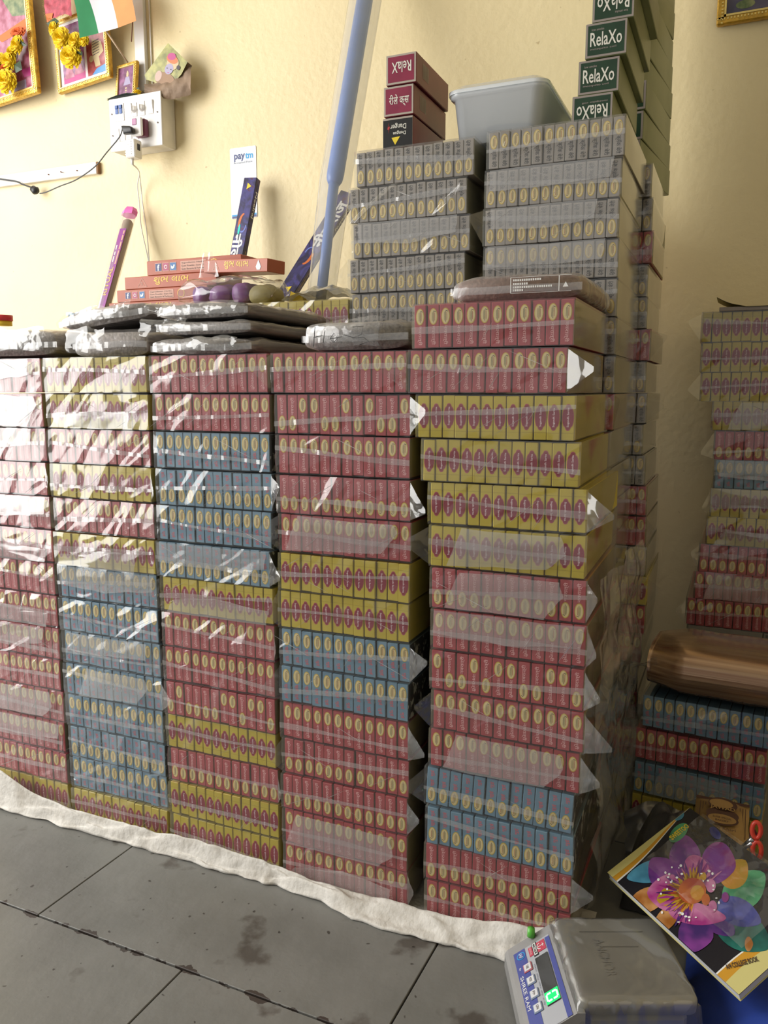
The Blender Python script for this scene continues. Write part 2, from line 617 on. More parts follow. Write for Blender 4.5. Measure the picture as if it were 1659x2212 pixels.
def make_film(w, d, h, seed, flap=0, seam=0.5, ears=(1, 1), tilt=0.0, parent=None, crinkle=0.3):
    s = seed * 13.7
    a, b = -w / 2 - 0.0018, w / 2 + 0.0018
    z0, z1 = 0.0002, h + 0.0008
    yf = lambda u, v: -0.0016 - 0.0030 * abs(nz(u * 7 + s, v * 2.2, s)) - 0.0012 * math.sin(math.pi * v)
    mb = MB()

    def front(u, v):
        return (a + (b - a) * u, yf(u, v), z0 + (z1 - z0) * v)

    def top(u, v):
        return (a + (b - a) * u, yf(u, 1) + (d + 0.004) * v, z1 + 0.0002)

    def side(sg):
        def fn(u, v):
            x = b if sg > 0 else a
            k = math.sin(math.pi * u) * math.sin(math.pi * v)
            return (x + sg * (0.0005 + 0.003 * k * abs(nz(u * 3 + s, v * 2, sg * 5))), yf(1 if sg > 0 else 0, v) * (1 - u) + (d + 0.002) * u, z0 + (z1 - z0) * v)
        return fn
    mb.grid(front, 26, 5, 'film_crinkled' if random.Random(seed * 3 + 2).random() < crinkle else 'film_clear')
    mb.grid(top, 8, 3, 'film_side')
    mb.grid(side(1), 8, 4, 'film_side')
    mb.grid(side(-1), 8, 4, 'film_side')
    R0 = random.Random(seed * 5 + 1)
    for q in range(R0.choice((1, 2, 3, 4))):
        cu, cv, ln, an = R0.uniform(0.1, 0.9), R0.uniform(0.2, 0.8), R0.uniform(0.02, 0.055), R0.choice((0.55, 0.7, 0.45, -0.4, 1.0))
        c_ = Vector((a + (b - a) * cu, -0.0068, z0 + (z1 - z0) * cv))
        d_ = Vector((math.cos(an), 0, math.sin(an)))
        n_ = Vector((-d_.z, 0, d_.x)) * R0.uniform(0.0003, 0.0007)
        lim = min(ln, (h * 0.5 - abs(c_.z - h * 0.5)) / max(abs(d_.z), 0.2))
        mb.add([c_ - d_ * lim, c_ - n_, c_ + d_ * lim, c_ + n_ + Vector((0, -0.0006, 0))], [(0, 1, 2, 3)], 'film_crease')
    mb.build('wrapping_film', parent, True)
    # the welded seam that runs across the front
    zs = h * seam
    mb = MB()

    def sm(u, v):
        zz = zs + (u - 0.5) * tilt + 0.0022 * nz(u * 2.5 + s, 3.3, s) + (v - 0.5) * (0.0070 + 0.006 * nz(u * 2.2, s, 1))
        return (a + (b - a) * u, -0.0046 - 0.001 * nz(u * 9, s, v), zz)
    mb.grid(sm, 22, 1, 'film_seam')
    mb.build('seam_strip', parent, True)
    # gathered ends
    R = random.Random(seed)
    for sg, on in zip((-1, 1), ears):
        if not on:
            continue
        x = a if sg < 0 else b
        if R.random() < 0.3:
            continue
        L = (0.010 + 0.026 * R.random() ** 1.2) * on
        zt = zs + sg * 0.5 * tilt + R.uniform(-0.006, 0.006)
        yo = R.uniform(-0.014, -0.009)
        P = [(x, -0.003, z1 - 0.003), (x, -0.003, z0 + 0.003), (x + sg * L, -0.004 + yo, zt - 0.003), (x + sg * L, -0.004 + yo, zt + 0.0035)]
        mb = MB()

        def er(u, v, P=P):
            p = Vector(P[0]).lerp(Vector(P[1]), v).lerp(Vector(P[3]).lerp(Vector(P[2]), v), u)
            k = math.sin(math.pi * u) * 0.006
            return (p.x, p.y - 0.004 * math.sqrt(max(u, 0)) + k * .4 * nz(u * 4 + s, v * 5, sg) - 0.002 * (1 - abs(2 * v - 1)) * (1 - u), p.z)
        mb.grid(er, 4, 5, 'film_ear')
        mb.build('film_ear', parent, True)
    if flap:
        u0, u1 = R.uniform(0.02, 0.18), R.uniform(0.80, 0.97)
        if flap == 1:
            pts = [(u0, 0.06), (u1 - 0.12, R.uniform(0.03, 0.2)), (u1, R.uniform(0.4, 0.75)), (u1 - 0.03, 0.93), (u0 + 0.1, 0.97)]
        elif flap == 2:
            pts = [(u0 * 0.4, 0.42), (0.5, R.uniform(0.3, 0.42)), (u1, 0.5), (u1 + 0.02, 0.99), (u0 * 0.4, 0.98)]
        else:
            pts = [(u0 * 0.4, 0.02), (u1, 0.02), (u1 + 0.02, R.uniform(0.4, 0.6)), (0.5, R.uniform(0.5, 0.62)), (u0, R.uniform(0.35, 0.6))]
        n = len(pts)
        c = (sum(p[0] for p in pts) / n, sum(p[1] for p in pts) / n)
        vs = []
        for rr in (1.0, 0.6):
            for i in range(n * 4):
                p, q = pts[i // 4], pts[(i // 4 + 1) % n]
                t = (i % 4) / 4
                e = (p[0] + (q[0] - p[0]) * t + 0.012 * nz(i * 1.3, s, 5), min(0.995, max(0.005, p[1] + (q[1] - p[1]) * t + 0.05 * nz(i * 1.1, s, 9))))
                e = (c[0] + (e[0] - c[0]) * rr, c[1] + (e[1] - c[1]) * rr)
                vs.append((a + (b - a) * e[0], -0.0062 - 0.0022 * abs(nz(e[0] * 6, e[1] * 3, s)), z0 + (z1 - z0) * e[1]))
        vs.append((a + (b - a) * c[0], -0.0075, z0 + (z1 - z0) * c[1]))
        N = n * 4
        fs = [(i, (i + 1) % N, N + (i + 1) % N, N + i) for i in range(N)] + [(N + i, N + (i + 1) % N, 2 * N) for i in range(N)]
        MB().add(vs, fs, 'film_flap').build('film_flap', parent, True)


SEED = [0]


def bundle(kind, x, y, z, label, up=True, flap=0, rz=0.0, ears=(1, 1), n=12, group=None, mixed=False, lean=0.0, squeeze=1.0, part_boxes=True):
    """X, Y, Z: middle of the front lower edge."""
    SEED[0] += 1
    sd = SEED[0]
    R = random.Random(sd * 91)
    kd = KINDS[kind]
    t = thing('incense_bundle', label, 'incense bundle', (x, y, z), (0, 0, rz), group)
    w = BW * n * squeeze
    if part_boxes:
        for i in range(0 if part_boxes is True else n - 4, n):
            o = link('incense_box', CARTON[kd], t)
            u = up if not mixed else (R.random() < 0.45)
            xx = -w / 2 + w * (i + 0.5) / n + R.uniform(-0.0004, 0.0004)
            yy = R.uniform(0.0002, 0.0032)
            ry = R.uniform(-0.012, 0.012) + lean
            rzz = R.uniform(-0.012, 0.012)
            if u:
                o.matrix_local = Matrix.Translation((xx, yy, BH / 2 + 0.0005)) @ Euler((0, ry + math.pi, rzz)).to_matrix().to_4x4() @ Matrix.Translation((0, 0, -BH / 2))
            else:
                o.matrix_local = Matrix.Translation((xx, yy, BH / 2 + 0.0005)) @ Euler((0, ry, rzz)).to_matrix().to_4x4() @ Matrix.Translation((0, 0, -BH / 2))
            # unlike cartons stay a hair apart
            o.scale = (min(1.0, squeeze), 1, R.uniform(0.975, 0.995))
    if part_boxes is not True:
        mb = MB()
        mb.box(-w / 2, w / 2 - 4 * w / n - 0.001, 0.0015, BD, 0.0005, BH, kd + '_card', b=0.001)
        for i, f in enumerate(mb.f):
            vs = [mb.v[k] for k in f]
            if len(f) == 4 and all(abs(abs(v[0]) - w / 2) < 1e-6 for v in vs):
                mb.m[i] = mb.mi(kd + '_side')
        mb.build('carton_block', t)
    make_film(w, BD, BH + 0.0008, sd, flap, R.uniform(0.34, 0.64), ears, R.uniform(-0.02, 0.02), t, crinkle=0.85 if kind == 'b' and x < -0.9 else 0.55 if x < -0.9 else 0.25)
    return t


PITCH_Z = 0.0624
YF = 1.086
COLNAME = {'red': 'red', 'yellow': 'yellow', 'blue': 'blue', 'grey': 'grey'}


def column(spec, lefts, y0, where, group, z0=0.004, ears=(1, 1), pitch=PITCH_Z, parts_until=99):
    """SPEC: bundles from top to bottom, each (kind, orientation u/d/m, flap). LEFTS: world X of each one's edge."""
    n = len(spec)
    for k, sp in enumerate(spec):
        kd, ori, flap = sp[0], sp[1], int(sp[2]) if len(sp) > 2 else 0
        x = lefts[k] if isinstance(lefts, list) else lefts
        R = random.Random(1000 * len(spec) + k * 17 + int(abs(y0) * 1000))
        z = z0 + (n - 1 - k) * pitch
        lab = f"{KINDS[kd]} incense bundle, {ORD[k]} one down in the {where}" if k else f"{KINDS[kd]} incense bundle on top of the {where}"
        if k == n - 1:
            lab = f"{KINDS[kd]} incense bundle at the bottom of the {where}"
        bundle(kd, x + BW * 6 + R.uniform(-0.0015, 0.0015), y0 + R.uniform(-0.002, 0.003), z, lab, up=(ori == 'u'), mixed=(ori == 'm'), flap=flap, rz=R.uniform(-0.004, 0.004),
               ears=(ears[0] if (n - k) % 2 == 0 or ears[0] > 1 else 0, ears[1] if (n - k) % 2 == 1 or ears[1] > 1 else 0), group=group, lean=R.uniform(-0.01, 0.01) + (0.05 if len(sp) > 3 else 0), part_boxes=True if k < parts_until else 'end')


GF = 'wrapped incense bundles in the front row of stacks'
ys5 = [715, 810, 902, 1000, 1095, 1190, 1280, 1372, 1465, 1550, 1650, 1740, 1830, 1905, 1970]
lx5 = [893, 884, 898, 912, 926, 928, 929, 930, 929, 932, 924, 917, 920, 916, 919]
L5 = [at(x, y, YF).x + 0.002 for x, y in zip(lx5, ys5)]
column(['ru', 'ru', 'y0', 'y0', 'yu0', 'yd1', 'rd1', 'ru2', 'rm', 'ru', 'ru1', 'bd0x', 'bd', 'rd', 'ru'], L5, YF, 'tall front stack beside the weighing scale', GF, ears=(1, 1.3))
column(['ru', 'rm', 'ru', 'rd', 'ru1', 'yu', 'yu', 'bu', 'bu', 'ru', 'rd', 'rd', 'ru1', 'ru3'], [-0.661 + d for d in (-0.001, .004, .003, .006, .008, .006, .004, .006, .003, .004, .004, .004, .004, .003)], YF + 0.004,
       'front stack next to the tallest one', GF)
column(['ru', 'ru', 'bu', 'bd', 'bu', 'bd2', 'yu3', 'ru', 'ru', 'rm', 'yd', 'rd', 'yu', 'yd'], [-0.897 + d for d in (0, .004, 0.001, .003, .001, -.002, .001, .002, .003, .002, .002, .003, .005, .004)], YF + 0.006,
       'middle stack of the front row', GF)
column(['yu', 'yd3', 'ru', 'yu0x', 'ru', 'yd3', 'bu2', 'bu', 'bu2', 'bu1', 'bu', 'bd', 'bu', 'yd'], [-1.134 + d for d in (0.002, .002, .001, .002, .003, .002, .001, .003, .004, .005, .004, .004, .004, .004)], YF + 0.008,
    'front stack fourth from the weighing scale', GF)
column(['ru2', 'ru1', 'ru2', 'ru', 'ru2', 'ru3', 'ru', 'ru3', 'ru2', 'ru', 'ru1', 'ru2', 'ru', 'yd'], [-1.371 + d for d in (0, .001, .002, .001, .003, .002, .001, .002, .003, .002, .004, .002, .003, .002)], YF + 0.01,
       'front stack farthest from the weighing scale', GF)
# rear row
Y2 = 1.392
GR = 'grey wrapped incense bundles in the rear stacks'
column(['gd', 'gd', 'gd2', 'gd', 'gu', 'gd', 'gd'], [-0.668 + d for d in (0.006, -.004, 0, -0.008, -.004, 0, 0)], Y2, 'rear stack under the magenta cartons', GR, ears=(1, 0), z0=1.2475 - 7 * PITCH_Z)
column(['gu', 'gd2', 'gd2', 'gu2', 'gd'] + ['gu', 'gd', 'ru', 'gu', 'gd', 'gd', 'ru', 'yu', 'ru', 'gu', 'gd', 'ru', 'gd', 'gu', 'gd'], [-0.4135 + d for d in (0.002, -.002, -.004, -.003, 0) + (0,) * 15], Y2,
       'rear stack under the clear tub', GR, parts_until=6)
# third layer, against the wall: only its flank shows past the rear stack
Y3 = 1.70
column(['gu', 'gd', 'ru', 'gd', 'gu', 'ru', 'gd', 'gu', 'gd', 'gu', 'ru', 'ru', 'gu', 'yu', 'ru', 'ru', 'gu', 'ru', 'gd', 'gu'],
       [-0.40 + d for d in (0, 0.004, 0.006, 0.0, 0.002, 0.012, 0.004, 0.008, 0.004, 0.012, 0.018, 0.02, 0.022, 0.028, 0.026, 0.024, 0.016, 0.02, 0.012, 0.012)], Y3, 'wall-side stack behind the clear tub',
       'wrapped incense bundles against the wall', parts_until=0)
# bundles that show on top of the rear row behind the dark packs
bundle('y', -0.79, Y2, 0.928, 'yellow incense bundle behind the plastic-wrapped dark packs, beside the grey stacks', up=True, flap=0, ears=(0, 0), group='bundles behind the dark packs')
bundle('b', -1.255, Y2, 0.928, 'blue incense bundle peeping out behind the dark packs under the orange cartons', up=True, flap=1, group='bundles behind the dark packs')
bundle('y', -1.022, Y2, 0.928, 'yellow incense bundle under the stacked orange cartons', up=True, ears=(0, 0), group='bundles behind the dark packs')
# cartons that carry the hidden part of the rear row
for x, h, lab in ((-0.545, 1.2475 - 7 * PITCH_Z - 0.002, 'brown carton under the grey bundles of the rear stack'), (-0.79, 0.924, 'brown carton under the yellow bundle beside the grey stacks'),
                  (-1.022, 0.924, 'brown carton under the bundle that carries the orange cartons'), (-1.255, 0.924, 'brown carton under the pale blue bundle')):
    t = thing('storage_carton', lab, 'carton', (x, Y2 + 0.005, 0.002), group='cartons behind the front row')
    MB().box(-0.112, 0.112, 0, 0.29, 0, h - 0.004, 'cardboard', b=0.002).build('body', t)
    mb = MB()
    for sx in (-1, 1):
        mb.box(0.001 if sx > 0 else -0.111, 0.111 if sx > 0 else -0.001, 0.002, 0.288, h - 0.004, h - 0.002, 'cardboard')
    mb.build('lid_flap', t)

# stack in the corner beyond the gap
YR = 1.83
rl = [1517, 1517, 1514, 1538, 1543, 1543, 1535, 1527, 1512, 1500, 1484]
ry = [710, 775, 838, 900, 964, 1026, 1087, 1147, 1210, 1268, 1330]
RP = 0.0602
LR = [at(x, y, YR).x for x, y in zip(rl, ry)] + [-0.07] * 5
spec = ['yu', 'yd', 'yd', 'yu1', 'rd', 'bu2', 'yd2', 'yu3', 'rd', 'ru1', 'ru', 'gd', 'gd', 'gd', 'gd', 'gd']
column(spec, LR, YR - 0.012, 'corner stack beyond the gap', 'wrapped incense bundles in the corner stack', z0=0.976 - 16 * RP + 0.001, pitch=RP, parts_until=11)
# low stack in front of it, turned a little
for k, (kd, up, fl_, px, py) in enumerate((('b', True, 0, 1388, 1500), ('r', True, 0, 1371, 1590), ('b', False, 1, 1368, 1660), ('y', True, 3, 1362, 1720))):
    z = 0.2005 - k * 0.0655
    p = at(px, py, 1.50)
    a = -0.10
    bundle(kd, p.x + math.cos(a) * 0.113, 1.50 + math.sin(a) * 0.113, z, f"{KINDS[kd]} incense bundle, {['top', 'second', 'third', 'lowest'][k]} of the low stack under the bronze pack", up=up, flap=fl_, rz=a,
           group='bundles of the low corner stack')

# ------------------------------------------------------------------ floor sheet
mat('sack_cloth', (0.52, 0.48, 0.42), rough=0.75, col2=(0.70, 0.67, 0.62), scale=22, ctr=(0.3, 0.5), bump=0.4, bscale=90, detail=6)
up_px = [(-60, 1655), (0, 1662), (70, 1712), (150, 1745), (230, 1768), (300, 1787), (345, 1800), (420, 1812), (500, 1838), (570, 1862), (610, 1872), (680, 1905), (760, 1925), (850, 1945), (930, 1972), (1010, 1985), (1100, 1993), (1190, 2008), (1260, 2030)]
lo_px = [(-60, 1716), (0, 1725), (70, 1742), (165, 1757), (235, 1778), (300, 1795), (345, 1826), (420, 1860), (480, 1884), (560, 1899), (620, 1897), (690, 1945), (760, 1985), (850, 2012), (930, 2033), (1010, 2054), (1090, 2074), (1180, 2100), (1260, 2130)]
st = []
for a, b in zip(up_px, lo_px):
    c = at(a[0], a[1], YF - 0.014)
    e = atz(b[0], b[1], 0.003)
    e.y = min(e.y, c.y - 0.012)
    st.append((c, e))
rows = []
NS, NC = 150, 14
for i in range(NS + 1):
    t = i / NS * (len(st) - 1)
    k = min(int(t), len(st) - 2)
    f = t - k
    c = st[k][0].lerp(st[k + 1][0], f)
    e = st[k][1].lerp(st[k + 1][1], f)
    c.z = max(c.z, 0.007) + 0.003 * nz(i * 0.31, 1.7, 3)
    e.y += 0.006 * nz(i * 0.25, 8.1, 2)
    row = [Vector((c.x, YF + 0.12, 0.0015)), Vector((c.x, YF + 0.012, 0.0022)), c]
    for q in range(1, NC):
        v = q / NC
        p = c.lerp(e, v)
        m_ = math.sin(math.pi * v) ** 0.7
        fold = abs(nz(i * 0.10 + v * 1.6, v * 1.1, 4.2))
        ridge = max(0.0, 1 - abs(nz(i * 0.05 - v * 0.9, v * 0.5 + i * 0.02, 9.3)) * 6)
        p.z = c.z * (1 - v) ** 1.8 + 0.003 + m_ * (0.016 * fold + 0.007 * ridge) + 0.0025 * nz(i * 0.5, v * 6, 1)
        row.append(p)
    e.z = 0.0022 + 0.003 * max(0, nz(i * 0.2, 2.2, 5))
    row.append(e)
    row.append(e + Vector((0.0, 0.012, -0.0018)))
    rows.append(row)
nr = len(rows[0])
mb = MB().add([p for r in rows for p in r], [(i * nr + j, i * nr + j + 1, (i + 1) * nr + j + 1, (i + 1) * nr + j) for i in range(NS) for j in range(nr - 1)], 'sack_cloth')
o = mb.build('ground_sheet', smooth=True)
tag(o, 'crumpled white woven sack sheet spread on the floor under the front stacks', 'ground sheet')

# ------------------------------------------------------------------ dark stick packs in clear bags


def slab_pts(w, d, h, p=3.2, seed=0.0, amp=0.004, nu=40, nv=14, sag=0.0):
    """A soft-cornered slab: rings around the long (Y) axis, closed at both ends."""
    V, F = [], []
    for j in range(nv + 1):
        t = -1 + 2 * j / nv
        t = math.copysign(abs(t) ** 0.6, t)
        k = (1 - abs(t) ** 7) ** (1 / 3.5) if abs(t) < 1 else 0.0
        k = max(k, 0.80)
        for i in range(nu):
            a = 2 * math.pi * i / nu
            ca, sa = math.cos(a), math.sin(a)
            x = math.copysign(abs(ca) ** (2 / p), ca) * w / 2 * (0.72 + 0.28 * k)
            z = math.copysign(abs(sa) ** (2 / p), sa) * h / 2 * k
            x += amp * nz(x * 30 + seed, t * 3, z * 40)
            z += amp * nz(x * 22, t * 4 + seed, z * 30 + 7) * (1 if z > -h * 0.2 else 0.15)
            z -= sag * (x / w) ** 2
            V.append((x, d / 2 + t * d / 2, h / 2 + z))
    for j in range(nv):
        for i in range(nu):
            i2 = (i + 1) % nu
            F.append((j * nu + i, j * nu + i2, (j + 1) * nu + i2, (j + 1) * nu + i))
    F.append(list(range(nu))[::-1])
    F.append([nv * nu + i for i in range(nu)])
    return V, F


def stick_pack(px0, px1, ytop, ybot, Y, d, label, sticks, seed, rz=0.0, ry=0.0, tails=1, prints=None, group='dark stick packs on the front stacks', lift=0.0, h=None):
    """A bagged slab of sticks whose butt end fills the pixel span at depth Y."""
    ym = (ytop + ybot) / 2
    a, b = at(px0, ym, Y), at(px1, ym, Y)
    zt, zb = at((px0 + px1) / 2, ytop, Y).z, at((px0 + px1) / 2, ybot, Y).z
    w, hh = (b - a).x, h or (zt - zb)
    t = thing('stick_pack', label, 'stick pack', ((a.x + b.x) / 2, Y, zb + lift), (0, ry, rz), group)
    V, F = slab_pts(w * 0.955, d, hh * 0.88, p=4.6, seed=seed, amp=0.0025)
    MB().add([(x, y + 0.006, z + 0.001) for x, y, z in V], F, sticks).build('sticks', t, True)
    V, F = slab_pts(w, d + 0.012, hh * 0.94, p=4.6, seed=seed + 9, amp=0.005, nu=56, nv=22)
    MB().add(V, F[:-2] + F[-2:], 'bag_film').build('bag', t, True)
    R = random.Random(int(seed * 10))
    mb = MB()
    for q in range(tails):
        sx = w * R.uniform(-0.42, 0.42)

        def tail(u, v, sx=sx, q=q):
            return (sx + (u - 0.5) * w * 0.5 + 0.006 * nz(u * 4, v * 3, seed + q), -0.006 - 0.008 * math.sin(v * 2.4) + 0.004 * nz(u * 6, v * 5, seed), hh * (0.95 - 0.75 * v) + 0.01 * nz(u * 3, seed, v))
        mb = MB().grid(tail, 10, 6, 'film_ear')
        mb.build('bag_tail', t, True)

    def seam(u, v):
        return (-w * 0.49 + w * 0.98 * u, -0.0035 - 0.006 * math.sin(math.pi * u) + 0.0015 * nz(u * 9, seed, 2), hh * 0.42 + (v - .5) * 0.010 + 0.004 * nz(u * 2, seed, 0))
    MB().grid(seam, 20, 1, 'film_seam').build('seam_strip', t, True)
    if prints:
        prints(t, w, hh)
    return t


ZT = 0.877
stick_pack(-110, 128, 706, 776, 1.105, 0.262, 'clear-bagged pack of dark sticks on the stack farthest from the scale', 'sticks_grey', 1.3, tails=2)
stick_pack(158, 322, 705, 776, 1.10, 0.26, 'short bagged dark stick pack lying on the yellow-topped stack', 'sticks_grey', 2.1, tails=1)
stick_pack(128, 330, 662, 706, 1.13, 0.24, 'bagged dark stick pack tilted on the short pack of the yellow-topped stack', 'sticks_grey', 3.4, ry=-0.10, tails=2, lift=0.002)
stick_pack(326, 548, 724, 769, 1.10, 0.268, 'lowest of three stacked bagged packs of dark sticks', 'sticks_dark', 4.2, tails=1)
stick_pack(338, 546, 688, 725, 1.103, 0.268, 'middle of three stacked bagged packs of dark sticks', 'sticks_dark', 5.7, tails=1)
stick_pack(340, 540, 648, 690, 1.106, 0.268, 'topmost of three stacked bagged packs of dark sticks', 'sticks_dark', 6.9, tails=2)


def scrawl(t, w, h):
    mb = MB()
    for s in ([(-.45, .2), (-.43, .75)], [(-.45, .45), (-.34, .5)], [(-.33, .3), (-.31, .65)], [(-.25, .4), (-.2, .55), (-.16, .42), (-.2, .3), (-.25, .4), (-.1, .45)], [(-.08, .5), (0.02, .42), (.05, .4)],
              [(.02, .7), (.14, .72), (.12, .5), (.02, .4), (.14, .42), (.2, .3), (.1, .22)]):
        pts = [(x * w * 0.8, -0.0085 - 0.004 * (1 - abs(x) * 2), z * h) for x, z in s]
        mb.tube(pts, 0.0006, 'black_print', n=5)
    mb.build('marker_scrawl', t)


stick_pack(652, 886, 684, 763, 1.10, 0.262, 'bagged dark stick pack with a marker scrawl beside the tallest front stack', 'sticks_dark', 8.1, tails=1, prints=scrawl)


def brown_print(t, w, h):
    mb = MB()
    y = -0.0105
    for z, x0, x1 in ((.66, .0, .22), (.55, .0, .12), (.45, 0, .30), (.36, 0, .08)):
        n = int((x1 - x0) / 0.016)
        for i in range(n):
            mb.quad(w * (x0 + i * 0.016), w * (x0 + i * 0.016 + 0.011), h * (z - .03), h * (z + .03), y, 'white_print')
    for q in ((-.02, .42, .27, .28), (-.02, .42, .74, .75), (-.02, -.014, .27, .75), (.33, .336, .27, .75)):
        mb.quad(w * q[0], w * q[1], h * q[2], h * q[3], y, 'white_print')
    mb.poly([(w * .36, h * .4), (w * .40, h * .4), (w * .38, h * .55)], y, 'white_print')
    mb.build('printed_label', t)


stick_pack(972, 1262, 583, 655, 1.115, 0.258, 'bagged pack of brown sticks with white print on the tallest front stack', 'sticks_brown', 9.6, rz=0.0, tails=0, prints=brown_print)

# ------------------------------------------------------------------ things on top of the rear row
mat('magenta_card', (0.235, 0.02, 0.055), rough=0.35, vary=0.15, scale=25)
mat('magenta_side', (0.20, 0.028, 0.04), rough=0.35, vary=0.2, scale=15)
mat('card_edge', (0.42, 0.36, 0.30), rough=0.5)
mat('dark_card', (0.016, 0.015, 0.015), rough=0.3)
mat('green_card', (0.016, 0.045, 0.022), rough=0.35, vary=0.15, scale=25)
mat('green_side', (0.135, 0.165, 0.06), rough=0.35, col2=(0.24, 0.27, 0.14), scale=6)
mat('grey_border', (0.30, 0.255, 0.23), rough=0.45)
mat('warn_yellow', (0.80, 0.60, 0.03), rough=0.4)
mat('cream_ink', (0.72, 0.70, 0.62), rough=0.5)
mat('red_spot', (0.45, 0.03, 0.03), rough=0.5)


def coil_box(kind, px, py_bot, Y, w, h, d, label, lines, flip=False, rz=0.0, group=None, zbot=None, cat='carton'):
    """PX, PY: the front lower corner nearest the frame's left edge."""
    p = at(px, py_bot, Y)
    z = p.z if zbot is None else zbot
    t = thing('coil_carton', label, cat, (p.x, Y, z), (0, 0, rz), group)
    side = {'magenta': 'magenta_side', 'dark': 'magenta_side', 'green': 'green_side'}[kind]
    edge = 'card_edge' if kind != 'green' else 'grey_border'
    MB().box(0, w, 0, d, 0, h, side, b=0.0012).build('body', t)
    mb = MB()
    mb.box(0.0008, w - 0.0008, -0.0008, 0.0, 0.0008, h - 0.0008, edge)
    mb.quad(0.004 if kind != 'dark' else .0012, w - (0.004 if kind != 'dark' else .0012), 0.004 if kind != 'dark' else .0012, h - 0.004, -0.001, {'magenta': 'magenta_card', 'dark': 'dark_card', 'green': 'green_card'}[kind])
    ep_ = mb.build('end_panel', t)
    mb = MB()
    for e in lines:
        a, x, zz, s, m, ww = e
        if flip:
            x, zz = 1 - x, 1 - zz
        mb.text(a, w * x, h * zz, s * h, -0.0014, m, ang=math.pi if flip else 0, width=ww * w, bold=0.012)
    if kind == 'dark':
        tri = [(.42, .10), (.58, .36), (.30, .34)]
        mb.poly([(w * a, h * b) for a, b in tri], -0.0014, 'warn_yellow')
        mb.poly([(w * .16, h * .62), (w * .21, h * .86), (w * .19, h * .70), (w * .25, h * .72), (w * .19, h * .48), (w * .21, h * .62)], -0.0014, 'red_spot')
    mb.build('lettering', ep_)
    # side panel print
    mb = MB()
    if kind in ('magenta',):
        for q in range(9):
            mb.add([(w + 0.0004, 0.03 + q * 0.0035, h * .3), (w + 0.0004, 0.0318 + q * 0.0035, h * .3), (w + 0.0004, 0.0318 + q * 0.0035, h * .8), (w + 0.0004, 0.03 + q * 0.0035, h * .8)], [(0, 1, 2, 3)], 'card_edge')
        mb.build('barcode', t)
    return t


ZG = 1.2485
GM = 'magenta coil cartons on the rear stack'
coil_box('dark', 827, 325, 1.405, 0.0585, 0.052, 0.16, 'black and magenta coil carton at the bottom of the magenta pile', [('Danger', .48, .30, .22, 'cream_ink', .52), ('Dengue', .44, .52, .15, 'cream_ink', .42)], True, group=GM, zbot=ZG)
coil_box('magenta', 829, 268, 1.402, 0.0575, 0.050, 0.17, 'magenta coil carton in the middle of its pile, with cream lettering', [('रीले क्स', .52, .50, .42, 'cream_ink', .66)], group=GM, zbot=ZG + 0.053)
coil_box('magenta', 834, 216, 1.400, 0.0575, 0.050, 0.17, 'topmost magenta coil carton, its lettering upside down', [('RelaX', .48, .44, .36, 'cream_ink', .64)], True, group=GM, zbot=ZG + 0.104)
GG = 'green coil cartons on the rear stack'
ln = [('RelaXo', .5, .52, .40, 'cream_ink', .76), ('mosquito coil', .44, .24, .07, 'grey_border', .62), ('low smoke', .30, .80, .07, 'grey_border', .3)]
gx = [(1234, 284), (1247, 229), (1262, 164), (1277, 96), (1296, 27), (1310, -40)]
nm = ['lowest green coil carton beside the clear tub, lettering upside down', 'second green coil carton up beside the tub, lettering upright', 'third green coil carton up beside the tub, lettering upright',
      'fourth green coil carton up, near the picture corner, lettering upside down', 'fifth green coil carton up, cut by the frame', 'sixth green coil carton, above the frame edge']
for i, (x, y) in enumerate(gx[:5]):
    coil_box('green', x, y, 1.44 + 0.003 * (i % 2), 0.0665, 0.0535, 0.25, nm[i], ln, flip=i in (0, 3, 4), group=GG, zbot=ZG + 0.002 + i * 0.0545)
# a second pile of the same cartons stands behind, near the wall
for i in range(9):
    t = thing('coil_carton', f'{ORD[i]} green coil carton in the pile standing by the wall' if i else 'lowest green coil carton in the pile by the wall', 'carton', (-0.289 + 0.004 * (i % 3) - 0.001 * i, 1.745 + 0.004 * (i % 2), 1.254 + i * 0.0545), (0, 0, -0.11 + 0.02 * ((i % 3) - 1)), 'green coil cartons by the wall')
    MB().box(0, 0.085, 0, 0.27, 0, 0.0535, 'green_side', b=0.0012).build('body', t)
    MB().box(0.001, 0.084, -0.0008, 0, 0.001, 0.0525, 'grey_border').quad(0.005, 0.08, 0.005, 0.0485, -0.001, 'green_card').build('end_panel', t)

# clear tub with its lid
t = thing('plastic_tub', 'translucent bluish plastic tub with a lid on the grey bundles', 'tub', (0, 0, 0))
A, B = at(972, 303, 1.43), at(1172, 275, 1.43)
A.z = B.z = ZG + 0.001
Tz = at(970, 205, 1.43).z
w, d, h = (B - A).x * 1.0, 0.24, Tz - ZG
t.location = (A.x, 1.43, ZG + 0.001)


def rr(x0, x1, y0, y1, r, n=5):
    out = []
    for cx, cy, a0 in ((x1 - r, y0 + r, -90), (x1 - r, y1 - r, 0), (x0 + r, y1 - r, 90), (x0 + r, y0 + r, 180)):
        for i in range(n + 1):
            a = math.radians(a0 + 90 * i / n)
            out.append((cx + r * math.cos(a), cy + r * math.sin(a)))
    return out


def loft(levels, m, close_bottom=True, close_top=False):
    n = len(levels[0][1])
    V, F = [], []
    for z, L in levels:
        V += [(x, y, z) for x, y in L]
    for j in range(len(levels) - 1):
        for i in range(n):
            F.append((j * n + i, j * n + (i + 1) % n, (j + 1) * n + (i + 1) % n, (j + 1) * n + i))
    if close_bottom:
        F.append(list(range(n))[::-1])
    if close_top:
        F.append([(len(levels) - 1) * n + i for i in range(n)])
    return MB().add(V, F, m)


